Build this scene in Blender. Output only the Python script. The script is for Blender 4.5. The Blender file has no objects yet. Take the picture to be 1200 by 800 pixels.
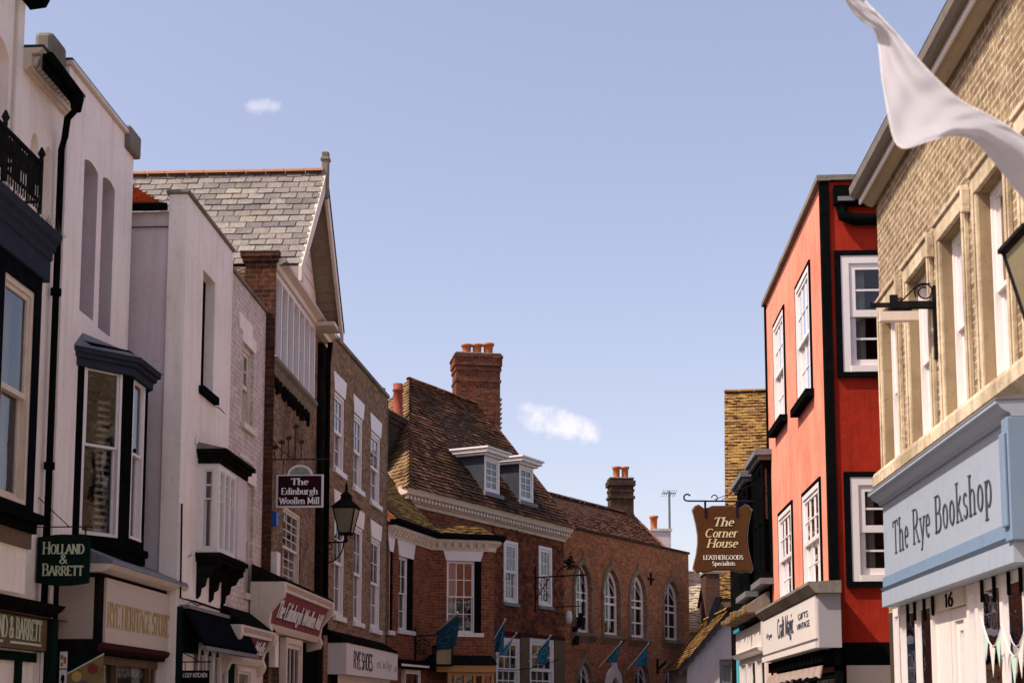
import bpy, bmesh, math, random
from mathutils import Vector
random.seed(7)
C = bpy.context.scene.collection
# ---------------------------------------------------------------- camera
FPX = 1700.0                       # focal length in photo pixels (1200 wide)
TP = 0.119                         # tangent of the upward tilt
PIT = math.atan(TP)
HZ = 835.0                         # row of the horizon
PPY = HZ - FPX*TP                  # principal point row
EYE = 1.6
FP = FPX/math.cos(PIT)
cam = bpy.data.objects.new('camera', bpy.data.cameras.new('camera'))
C.objects.link(cam)
cam.location = (0, 0, EYE)
cam.rotation_euler = (math.pi/2+PIT, 0, 0)
cam.data.sensor_width = 36
cam.data.lens = FPX/1200*36
cam.data.shift_y = (PPY-400)/1200
cam.data.clip_start = 0.1
cam.data.clip_end = 3000
cam.data.dof.use_dof = True
cam.data.dof.focus_distance = 30
cam.data.dof.aperture_fstop = 4.0
S = bpy.context.scene
S.camera = cam
# ---------------------------------------------------------------- light
SUN_EL, SUN_AZ = 50, 250           # degrees; azimuth clockwise from +Y
w = bpy.data.worlds.new('World'); S.world = w; w.use_nodes = True
nt = w.node_tree; nt.nodes.clear()
def wn(t): return nt.nodes.new(t)
out = wn('ShaderNodeOutputWorld'); bg = wn('ShaderNodeBackground')
sky = wn('ShaderNodeTexSky'); sky.sky_type = 'NISHITA'; sky.sun_disc = False
sky.sun_elevation = math.radians(SUN_EL); sky.sun_rotation = math.radians(SUN_AZ)
sky.air_density = 1.0; sky.dust_density = 1.7; sky.ozone_density = 1.6
mx = wn('ShaderNodeMix'); mx.data_type = 'RGBA'; mx.inputs[0].default_value = 0.32
mx.inputs[7].default_value = (1.6, 1.8, 2.7, 1)
tn = wn('ShaderNodeMix'); tn.data_type = 'RGBA'; tn.blend_type = 'MULTIPLY'; tn.inputs[0].default_value = 1; tn.inputs[7].default_value = (1.3, 1.0, .885, 1)
nt.links.new(sky.outputs[0], tn.inputs[6]); nt.links.new(tn.outputs[2], mx.inputs[6])
# two small cumulus clouds standing in fixed directions of the sky
def cdir(x, y):
    dx, dy = (x-600)/FPX, (PPY-y)/FPX
    v = Vector((dx, math.cos(PIT)-math.sin(PIT)*dy, math.sin(PIT)+math.cos(PIT)*dy)); return v.normalized()
tc = wn('ShaderNodeTexCoord')
last = mx.outputs[2]
def cloud(x, y, sx, sy, tilt, amount):
    global last
    c = cdir(x, y)
    mp = wn('ShaderNodeMapping'); mp.vector_type = 'POINT'
    # local tangent coordinates around the cloud's direction
    r = Vector((c.y, -c.x, 0)).normalized(); u = r.cross(c)
    r2 = r*math.cos(tilt)+u*math.sin(tilt); u2 = u*math.cos(tilt)-r*math.sin(tilt)
    def dot(v, s):
        d = wn('ShaderNodeVectorMath'); d.operation = 'DOT_PRODUCT'; nt.links.new(tc.outputs['Generated'], d.inputs[0])
        d.inputs[1].default_value = tuple(v/s); return d.outputs['Value']
    cb = wn('ShaderNodeCombineXYZ'); nt.links.new(dot(r2, sx), cb.inputs[0]); nt.links.new(dot(u2, sy), cb.inputs[1])
    # centre and front mask
    off = wn('ShaderNodeVectorMath'); off.operation = 'SUBTRACT'; nt.links.new(cb.outputs[0], off.inputs[0])
    off.inputs[1].default_value = (c.dot(r2)/sx, c.dot(u2)/sy, 0)
    ln = wn('ShaderNodeVectorMath'); ln.operation = 'LENGTH'; nt.links.new(off.outputs[0], ln.inputs[0])
    no = wn('ShaderNodeTexNoise'); no.inputs['Scale'].default_value = 42; no.inputs['Detail'].default_value = 7
    no.inputs['Roughness'].default_value = .6
    nt.links.new(tc.outputs['Generated'], no.inputs['Vector'])
    a = wn('ShaderNodeMath'); a.operation = 'MULTIPLY_ADD'; nt.links.new(no.outputs[0], a.inputs[0]); a.inputs[1].default_value = -2.6
    a.inputs[2].default_value = 1.3
    b = wn('ShaderNodeMath'); b.operation = 'ADD'; nt.links.new(ln.outputs['Value'], b.inputs[0]); nt.links.new(a.outputs[0], b.inputs[1])
    rmp = wn('ShaderNodeMapRange'); rmp.interpolation_type = 'SMOOTHSTEP'
    rmp.inputs[1].default_value = 1.0; rmp.inputs[2].default_value = 0.25; rmp.inputs[3].default_value = 0; rmp.inputs[4].default_value = amount
    nt.links.new(b.outputs[0], rmp.inputs[0])
    fr_ = wn('ShaderNodeMath'); fr_.operation = 'GREATER_THAN'; nt.links.new(dot(c, 1), fr_.inputs[0]); fr_.inputs[1].default_value = .5
    mu = wn('ShaderNodeMath'); mu.operation = 'MULTIPLY'; nt.links.new(rmp.outputs[0], mu.inputs[0]); nt.links.new(fr_.outputs[0], mu.inputs[1])
    m = wn('ShaderNodeMix'); m.data_type = 'RGBA'; nt.links.new(mu.outputs[0], m.inputs[0]); nt.links.new(last, m.inputs[6])
    m.inputs[7].default_value = (4.3, 4.1, 4.4, 1); last = m.outputs[2]
cloud(668, 503, .034, .0125, -.36, .85)
cloud(303, 125, .022, .0065, 0.05, .42)
nt.links.new(last, bg.inputs[0]); bg.inputs[1].default_value = 0.10
nt.links.new(bg.outputs[0], out.inputs[0])
sun = bpy.data.objects.new('sun', bpy.data.lights.new('sun', 'SUN')); C.objects.link(sun)
sun.data.energy = 2.45; sun.data.angle = math.radians(.53); sun.data.color = (1, .92, .8)
e, a_ = math.radians(SUN_EL), math.radians(SUN_AZ)
tosun = Vector((math.sin(a_)*math.cos(e), math.cos(a_)*math.cos(e), math.sin(e)))
sun.rotation_euler = tosun.to_track_quat('Z', 'Y').to_euler()
S.view_settings.view_transform = 'Standard'; S.view_settings.look = 'None'
S.view_settings.exposure = 1.32; S.view_settings.gamma = 1.0
S.render.engine = 'CYCLES'
# ---------------------------------------------------------------- frames: a photo pixel read onto a real wall plane
def ray(x, y):
    dx, dy = (x-600)/FPX, (PPY-y)/FPX
    return Vector((dx, math.cos(PIT)-math.sin(PIT)*dy, math.sin(PIT)+math.cos(PIT)*dy))
class Fr:
    def __init__(s, O, D, N):
        s.O = Vector((O[0], O[1])); s.D = Vector((D[0], D[1])).normalized(); s.N = Vector((N[0], N[1])).normalized()
    def pt(s, u, n, z):
        p = s.O+s.D*u+s.N*n; return Vector((p.x, p.y, z))
    def px(s, x, y, n=0):
        r = ray(x, y); O = s.O+s.N*n
        t = O.dot(s.N)/(r.x*s.N.x+r.y*s.N.y)
        p = Vector((r.x*t, r.y*t)); return (p-O).dot(s.D), EYE+r.z*t
    def u(s, x, y, n=0): return s.px(x, y, n)[0]
    def z(s, x, y, n=0): return s.px(x, y, n)[1]
    def off(s, n): return Fr(s.O+s.N*n, s.D, s.N)
    def cross(s, u, n=0, toward=True):
        """frame of a board standing out from the wall at u, facing the camera; its u runs out from the wall"""
        p = s.O+s.D*u+s.N*n; return Fr(p, s.N, -s.D)
    def inv(s, u):
        """side wall at u running back into the building, facing the camera"""
        p = s.O+s.D*u; return Fr(p, -s.N, -s.D)
def left(vx, d):
    D = Vector(((vx-600)/FP, 1)).normalized(); return Fr((-d, 0), D, (D.y, -D.x))
def right(vx, d):
    D = Vector(((vx-600)/FP, 1)).normalized(); return Fr((d, 0), D, (-D.y, D.x))
def thru(x, Y, vx, side=1):
    D = Vector(((vx-600)/FP, 1)).normalized(); P = ((x-600)/FP*Y, Y)
    return Fr(P, D, (D.y*side, -D.x*side))
# ---------------------------------------------------------------- materials
MATS = {}
def mat(name):
    m = bpy.data.materials.new(name); m.use_nodes = True; m.node_tree.nodes.clear(); MATS[name] = m
    N = m.node_tree.nodes; L = m.node_tree.links
    o = N.new('ShaderNodeOutputMaterial'); b = N.new('ShaderNodeBsdfPrincipled'); L.new(b.outputs[0], o.inputs[0])
    return m, N, L, b
def noise(N, L, vec, scale, detail=4, rough=.55):
    n = N.new('ShaderNodeTexNoise'); n.inputs['Scale'].default_value = scale; n.inputs['Detail'].default_value = detail
    n.inputs['Roughness'].default_value = rough; L.new(vec, n.inputs['Vector']); return n.outputs[0]
def pos(N, L, scale=None):
    g = N.new('ShaderNodeNewGeometry')
    if not scale: return g.outputs['Position']
    m = N.new('ShaderNodeMapping'); m.inputs['Scale'].default_value = scale; L.new(g.outputs['Position'], m.inputs[0]); return m.outputs[0]
def uvn(N, L): return N.new('ShaderNodeUVMap').outputs[0]
def ramp(N, L, fac, stops):
    r = N.new('ShaderNodeValToRGB'); e = r.color_ramp.elements
    while len(e) < len(stops): e.new(.5)
    for k, (p, c) in enumerate(stops):
        e[k].position = p; e[k].color = (*c, 1) if not isinstance(c, (int, float)) else (c, c, c, 1)
    L.new(fac, r.inputs[0]); return r.outputs[0]
def mixc(N, L, fac, a, b, mode='MIX'):
    m = N.new('ShaderNodeMix'); m.data_type = 'RGBA'; m.blend_type = mode
    for s, v in ((0, fac), (6, a), (7, b)):
        if hasattr(v, 'is_linked') or hasattr(v, 'links'): L.new(v, m.inputs[s])
        elif isinstance(v, (int, float)): m.inputs[s].default_value = v
        else: m.inputs[s].default_value = (*v, 1)
    return m.outputs[2]
def bump(N, L, b, h, strength, dist):
    k = N.new('ShaderNodeBump'); k.inputs['Strength'].default_value = strength; k.inputs['Distance'].default_value = dist
    L.new(h, k.inputs['Height']); L.new(k.outputs[0], b.inputs['Normal'])
def render_wall(name, col, dirt, amt=.5, rough=.9, stain=.28, bdist=.012):
    """painted render: blotches, run-off streaks, hairline flaws"""
    m, N, L, b = mat(name)
    n1 = noise(N, L, pos(N, L), 1.1, 6, .6); n2 = noise(N, L, pos(N, L, (5, 5, .45)), 1.6, 5, .6)
    n3 = noise(N, L, pos(N, L), 9, 8, .7)
    f1 = ramp(N, L, n1, [(.42, 0), (.68, amt)]); f2 = ramp(N, L, n2, [(.48, 0), (.72, stain)]); f3 = ramp(N, L, n3, [(.56, 0), (.7, .7*amt)])
    c = mixc(N, L, f1, col, dirt); c = mixc(N, L, f2, c, tuple(x*.7 for x in dirt)); c = mixc(N, L, f3, c, tuple(x*.55 for x in dirt))
    L.new(c, b.inputs['Base Color']); b.inputs['Roughness'].default_value = rough
    b.inputs['Specular IOR Level'].default_value = 0
    n5 = noise(N, L, pos(N, L), 3.5, 8, .62)
    bump(N, L, b, n5, .6, bdist*2.2)
    return m
def brick(name, c1, c2, mortar, c3=None, painted=False, sc=1.0, moss=0, bias=0, dark=.35, joint=.007):
    m, N, L, b = mat(name); uv = uvn(N, L)
    wob = N.new('ShaderNodeVectorMath'); wob.operation = 'MULTIPLY_ADD'
    nz = N.new('ShaderNodeTexNoise'); nz.inputs['Scale'].default_value = 3.0; L.new(uv, nz.inputs['Vector'])
    L.new(nz.outputs['Color'], wob.inputs[0]); wob.inputs[1].default_value = (.03, .025, 0); L.new(uv, wob.inputs[2])
    t = N.new('ShaderNodeTexBrick'); L.new(wob.outputs[0], t.inputs['Vector'])
    t.inputs['Scale'].default_value = 1/sc; t.inputs['Brick Width'].default_value = .225; t.inputs['Row Height'].default_value = .075
    t.inputs['Mortar Size'].default_value = joint; t.inputs['Mortar Smooth'].default_value = .3; t.inputs['Bias'].default_value = bias
    t.inputs['Color1'].default_value = (*c1, 1); t.inputs['Color2'].default_value = (*c2, 1); t.inputs['Mortar'].default_value = (*mortar, 1)
    c = t.outputs['Color']
    if c3:                       # odd overburnt / pale bricks: a second random deck over the same courses
        t2 = N.new('ShaderNodeTexBrick'); L.new(wob.outputs[0], t2.inputs['Vector'])
        for k in ('Scale', 'Brick Width', 'Row Height', 'Mortar Size', 'Mortar Smooth'): t2.inputs[k].default_value = t.inputs[k].default_value
        t2.offset_frequency = 2; t2.squash = 1.0; t2.inputs['Bias'].default_value = -.55
        t2.inputs['Color1'].default_value = (0, 0, 0, 1); t2.inputs['Color2'].default_value = (1, 1, 1, 1); t2.inputs['Mortar'].default_value = (0, 0, 0, 1)
        # shift the deck by whole bricks so that it picks other bricks than the first
        ad = N.new('ShaderNodeVectorMath'); ad.operation = 'ADD'; ad.inputs[1].default_value = (.225*sc*6, .075*sc*14, 0)
        L.new(wob.outputs[0], ad.inputs[0]); L.new(ad.outputs[0], t2.inputs['Vector'])
        c = mixc(N, L, t2.outputs['Color'], c, c3)
    n1 = noise(N, L, pos(N, L), .9, 6, .65); n2 = noise(N, L, pos(N, L), 14, 5, .6)
    c = mixc(N, L, ramp(N, L, n1, [(.42, 0), (.7, dark)]), c, tuple(x*.45 for x in c1))
    c = mixc(N, L, ramp(N, L, n2, [(.38, .55), (.6, 0)]), c, tuple(x*.5 for x in c2))
    n6 = noise(N, L, pos(N, L), 4.5, 7, .7); c = mixc(N, L, ramp(N, L, n6, [(.5, 0), (.68, .55)]), c, tuple(x*.4 for x in c1)); c = mixc(N, L, ramp(N, L, n6, [(.3, .4), (.44, 0)]), c, tuple(min(1, x*1.35) for x in c1))
    if moss: 
        n4 = noise(N, L, pos(N, L), 2.2, 7, .7); c = mixc(N, L, ramp(N, L, n4, [(.5, 0), (.66, moss)]), c, (.045, .038, .012))
    L.new(c, b.inputs['Base Color']); b.inputs['Roughness'].default_value = .95; b.inputs['Specular IOR Level'].default_value = 0
    iv = N.new('ShaderNodeMath'); iv.operation = 'MULTIPLY_ADD'; iv.inputs[1].default_value = -1; iv.inputs[2].default_value = 1
    L.new(t.outputs['Fac'], iv.inputs[0])
    ad2 = N.new('ShaderNodeMath'); ad2.operation = 'MULTIPLY_ADD'; L.new(n2, ad2.inputs[0]); ad2.inputs[1].default_value = .6; L.new(iv.outputs[0], ad2.inputs[2])
    bump(N, L, b, ad2.outputs[0], .7, .01 if not painted else .006)
    return m
def tiles_mat(name, stops, moss=None, mossamt=.7, mscale=1.6, lo=.5, hi=.62, rough=.85):
    """per-tile colour from the face attribute 'rnd', with lichen or moss patches over it"""
    m, N, L, b = mat(name)
    at = N.new('ShaderNodeAttribute'); at.attribute_name = 'rnd'
    c = ramp(N, L, at.outputs['Fac'], stops)
    n2 = noise(N, L, pos(N, L), 18, 6, .65); c = mixc(N, L, ramp(N, L, n2, [(.3, .5), (.65, 0)]), c, tuple(x*.5 for x in stops[0][1]))
    if moss:
        n4 = noise(N, L, pos(N, L), mscale, 8, .68); f = ramp(N, L, n4, [(lo, 0), (hi, mossamt)]); c = mixc(N, L, f, c, moss)
    L.new(c, b.inputs['Base Color']); b.inputs['Roughness'].default_value = rough; b.inputs['Specular IOR Level'].default_value = .08
    bump(N, L, b, n2, .5, .008); return m
def paint(name, col, rough=.45, worn=.25, wcol=None, scale=6):
    m, N, L, b = mat(name)
    n1 = noise(N, L, pos(N, L), scale, 6, .65); n2 = noise(N, L, pos(N, L, (8, 8, 1)), 2.4, 5, .6)
    c = mixc(N, L, ramp(N, L, n1, [(.5, 0), (.72, worn)]), col, wcol or tuple(x*.55 for x in col))
    c = mixc(N, L, ramp(N, L, n2, [(.55, 0), (.8, worn)]), c, wcol or tuple(x*.5 for x in col))
    L.new(c, b.inputs['Base Color']); b.inputs['Roughness'].default_value = rough; b.inputs['Specular IOR Level'].default_value = .25 if max(col) > .1 else .0
    bump(N, L, b, n1, .25, .003); return m
def glass_mat():
    m, N, L, b = mat('old window glass'); N.remove(b)
    o = [n for n in N if n.type == 'OUTPUT_MATERIAL'][0]
    t = N.new('ShaderNodeBsdfTransparent'); t.inputs[0].default_value = (.78, .8, .8, 1)
    g = N.new('ShaderNodeBsdfGlossy'); g.inputs['Roughness'].default_value = .015; g.inputs[0].default_value = (.95, .96, 1, 1)
    f = N.new('ShaderNodeFresnel'); f.inputs['IOR'].default_value = 1.65
    bm = N.new('ShaderNodeBump'); bm.inputs['Strength'].default_value = .12; bm.inputs['Distance'].default_value = .02
    L.new(noise(N, L, pos(N, L), 3.0, 2, .4), bm.inputs['Height'])
    L.new(bm.outputs[0], g.inputs['Normal'])
    mx = N.new('ShaderNodeMixShader'); L.new(f.outputs[0], mx.inputs[0]); L.new(t.outputs[0], mx.inputs[1]); L.new(g.outputs[0], mx.inputs[2])
    L.new(mx.outputs[0], o.inputs[0]); return m
GLASS = glass_mat()
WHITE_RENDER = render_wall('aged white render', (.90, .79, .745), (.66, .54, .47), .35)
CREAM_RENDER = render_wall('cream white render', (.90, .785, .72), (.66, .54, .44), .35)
GREY_RENDER = render_wall('shaded grey white render', (.66, .56, .555), (.48, .40, .39), .4)  # greyer copy of the white render; the return wall's shade is in this colour
PAINT_BRICK = brick('white painted brick', (.76, .63, .58), (.68, .55, .50), (.50, .39, .35), painted=True, dark=.1)
def pebbledash():
    m, N, L, b = mat('brown pebbledash'); v = N.new('ShaderNodeTexVoronoi'); v.inputs['Scale'].default_value = 26; L.new(pos(N, L), v.inputs['Vector'])
    sp = N.new('ShaderNodeSeparateColor'); L.new(v.outputs['Color'], sp.inputs[0])
    c = ramp(N, L, sp.outputs[0], [(0, (.09, .055, .035)), (.5, (.23, .15, .095)), (1, (.36, .26, .18))])
    c = mixc(N, L, ramp(N, L, noise(N, L, pos(N, L), 1.3, 7, .65), [(.42, 0), (.66, .75)]), c, (.06, .04, .03))
    L.new(c, b.inputs['Base Color']); b.inputs['Roughness'].default_value = .95; b.inputs['Specular IOR Level'].default_value = .05
    bump(N, L, b, v.outputs['Distance'], .8, .02); return m
PEBBLE = pebbledash()
BROWN_BRICK = brick('brown stock brick', (.36, .235, .145), (.18, .11, .07), (.38, .29, .21), (.48, .33, .21), dark=.3)
RED_BRICK = brick('dark red brick', (.30, .092, .048), (.15, .048, .03), (.29, .18, .125), (.36, .14, .065), dark=.3)
PIER_BRICK = brick('orange red pier brick', (.13, .046, .026), (.05, .025, .018), (.15, .10, .07), (.035, .02, .018), dark=.5)
WARM_BRICK = brick('weathered orange brick', (.52, .18, .08), (.26, .095, .05), (.45, .31, .2), (.15, .08, .055), dark=.3, moss=.25)
DARK_BRICK = brick('sooty chimney brick', (.09, .06, .045), (.045, .03, .026), (.13, .095, .07), (.18, .07, .04), dark=.5, moss=.4)
CHIM_BRICK = brick('chimney red brick', (.25, .08, .035), (.09, .036, .03), (.2, .14, .11), (.05, .028, .028), dark=.6)
YELLOW_BRICK = brick('yellow buff brick', (.38, .265, .155), (.20, .13, .075), (.58, .49, .36), (.50, .36, .23), dark=.3, joint=.012)
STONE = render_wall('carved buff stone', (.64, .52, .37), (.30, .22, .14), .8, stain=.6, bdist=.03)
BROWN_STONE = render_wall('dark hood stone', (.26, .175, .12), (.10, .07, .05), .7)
JAMB_SHADE = render_wall('shaded jamb stone', (.30, .215, .125), (.16, .11, .07), .6)  # window stone darkened: the shade inside the opening is put into its colour
GUTTER = paint('weathered brown gutter', (.17, .14, .11), .7, .5, (.06, .05, .04))
CAP_STONE = render_wall('weathered coping stone', (.22, .19, .16), (.09, .075, .06), .7)
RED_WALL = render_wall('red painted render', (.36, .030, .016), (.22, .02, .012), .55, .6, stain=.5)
RED_FADED = render_wall('sun faded red render', (.76, .285, .195), (.58, .17, .115), .6, .7, stain=.55)
WHITE = paint('white joinery paint', (.74, .67, .65), .4, .2, (.5, .42, .37))
CREAM = paint('cream joinery paint', (.66, .54, .44), .45, .35, (.36, .27, .2))
BLACK = paint('black gloss paint', (.0045, .005, .0055), .4, .4, (.014, .013, .013))
NAVY = paint('blue black gloss paint', (.0055, .0065, .010), .4, .4, (.016, .018, .024))
CORNICE_SKY = paint('sky tinted cornice paint', (.035, .039, .058), .5, .4, (.06, .06, .075))  # dark paint with the bluish sky reflection put into its colour
GREEN_BLACK = paint('bottle green black paint', (.006, .016, .013), .4, .2)
IRON = paint('black wrought iron', (.012, .012, .013), .55, .4, (.05, .035, .025))
RUST = paint('rusty iron', (.05, .03, .022), .8, .5, (.12, .05, .025))
LEAD = paint('lead sheet', (.16, .155, .165), .6, .5, (.07, .07, .075), 3)
DARK_LEAD = paint('dark lead cheek', (.045, .047, .055), .6, .5, (.1, .09, .09), 5)
BLUE_PAINT = paint('pale grey blue shopfront paint', (.31, .345, .41), .5, .4, (.22, .26, .35))
SLATE_BLUE = paint('deeper blue moulding paint', (.17, .24, .34), .5, .25, (.1, .14, .2))
SHOP_WHITE = paint('white shopfront paint', (.70, .62, .58), .4, .2, (.5, .42, .36))
BEIGE = paint('beige sign panel', (.56, .45, .38), .6, .15)
TAUPE = paint('taupe sign panel', (.40, .32, .27), .6, .15)
MAROON_PAINT = paint('maroon moulding paint', (.055, .02, .02), .5, .3)
SIGN_RED = paint('signwriter red', (.20, .026, .026), .55, .35, (.1, .015, .015))
SIGN_PLUM = paint('plum sign face', (.03, .008, .014), .5, .3)
SIGN_BROWN = paint('brown sign face', (.085, .036, .016), .55, .35, (.045, .02, .01))
GOLD = paint('gold leaf lettering', (.46, .30, .11), .4, .2)
PALE_GOLD = paint('pale gold lettering', (.68, .58, .34), .45, .1)
SAGE = paint('pale green lettering', (.52, .58, .40), .5, .1)
LETTER_WHITE = paint('white lettering', (.78, .74, .70), .5, .1)
LETTER_DARK = paint('dark grey lettering', (.06, .066, .085), .5, .1)
LETTER_FAINT = paint('faint grey lettering', (.42, .36, .36), .5, .1)
TIMBER = paint('black tarred timber', (.008, .007, .007), .7, .5, (.035, .026, .02))
BROWN_WOOD = paint('weathered brown wood', (.11, .065, .035), .7, .5, (.2, .13, .08))
OAK = paint('orange oak wood', (.40, .19, .065), .55, .35)
BOARD = paint('boarded soffit paint', (.28, .21, .15), .7, .5, (.12, .09, .06))
TEAL = paint('teal paint', (.03, .27, .36), .45, .2)
ORANGE_POT = paint('terracotta', (.42, .13, .05), .8, .45, (.16, .06, .03))
RED_POT = paint('dark red terracotta', (.24, .05, .03), .75, .4)
BLUE_CLOTH = paint('teal blue flag cloth', (.018, .13, .21), .8, .3, (.01, .07, .12))
LIGHT_BLUE = paint('light blue flag print', (.10, .30, .42), .8, .2)
CURTAIN = paint('net curtain cloth', (.55, .50, .46), .9, .2)
BLIND = paint('slatted blind', (.36, .27, .19), .6, .2)
GROUND_M = brick('pale bounce ground', (.36, .31, .27), (.28, .25, .22), (.18, .16, .14), sc=1.4, dark=.2)  # unseen road, paled to bounce light onto the left fronts
PAVE = brick('pale bounce paving', (.40, .36, .31), (.33, .30, .26), (.2, .18, .15), sc=3.2, dark=.2)  # unseen pavement, kept pale for the same bounce light
CHARCOAL_CLOTH = paint('scalloped canvas', (.30, .22, .19), .9, .5, (.1, .075, .065))
SLATE_T = tiles_mat('stone grey slates', [(0, (.07, .066, .07)), (.05, (.17, .147, .14)), (.5, (.25, .213, .19)), (1, (.34, .295, .255))], (.34, .27, .14), .28, 2.3, .54, .68, .6)
CLAY_T = tiles_mat('old clay tiles', [(0, (.035, .018, .012)), (.3, (.125, .053, .03)), (.75, (.215, .095, .05)), (1, (.34, .18, .095))], (.03, .02, .013), .85, .45, .47, .58)
CLAY_P = tiles_mat('sunlit hip tiles', [(0, (.07, .035, .02)), (.4, (.22, .12, .06)), (1, (.34, .2, .1))], (.2, .14, .06), .6, 1.8)  # paler copy of the clay tiles: sunlight on the hip put into colour
MOSS_T = tiles_mat('mossy clay tiles', [(0, (.07, .035, .02)), (.4, (.2, .10, .045)), (1, (.32, .17, .07))], (.17, .125, .028), .8, 3.0, .42, .6)
ORANGE_T = tiles_mat('lichen orange tiles', [(0, (.05, .026, .014)), (.35, (.20, .10, .04)), (1, (.36, .20, .075))], (.36, .22, .055), .65, 2.6, .47, .62)
BROWN_T = tiles_mat('brown clay tiles', [(0, (.07, .03, .02)), (.4, (.18, .075, .045)), (1, (.30, .14, .08))], (.05, .03, .02), .6, 1.2)
HANG_T = tiles_mat('red hung tiles', [(0, (.05, .018, .012)), (.3, (.17, .05, .024)), (.8, (.27, .078, .032)), (1, (.36, .14, .06))], (.05, .018, .013), .75, 1.5, .5, .62)
PALE_T = tiles_mat('pale far tiles', [(0, (.22, .15, .1)), (.4, (.50, .40, .29)), (1, (.62, .52, .40))], (.30, .2, .07), .4, 2.0)  # paler than the other roofs
PAN_T = tiles_mat('pantiles', [(0, (.32, .09, .04)), (1, (.5, .17, .08))])
RIDGE_T = paint('orange ridge tile', (.33, .16, .09), .8, .5, (.2, .1, .06))
DARKROOM = paint('dark room shade', (.06, .045, .035), .9, .3)  # dark colour stands in for the gloom of rooms behind glass
ROOM_DARK = paint('unlit room', (.012, .010, .009), .9, .2)  # near-black colour stands in for an unlit room behind the bays
LAMP_GLASS = paint('smoky lantern glass', (.36, .30, .18), .2, .4)
PENNANT = None
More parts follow.
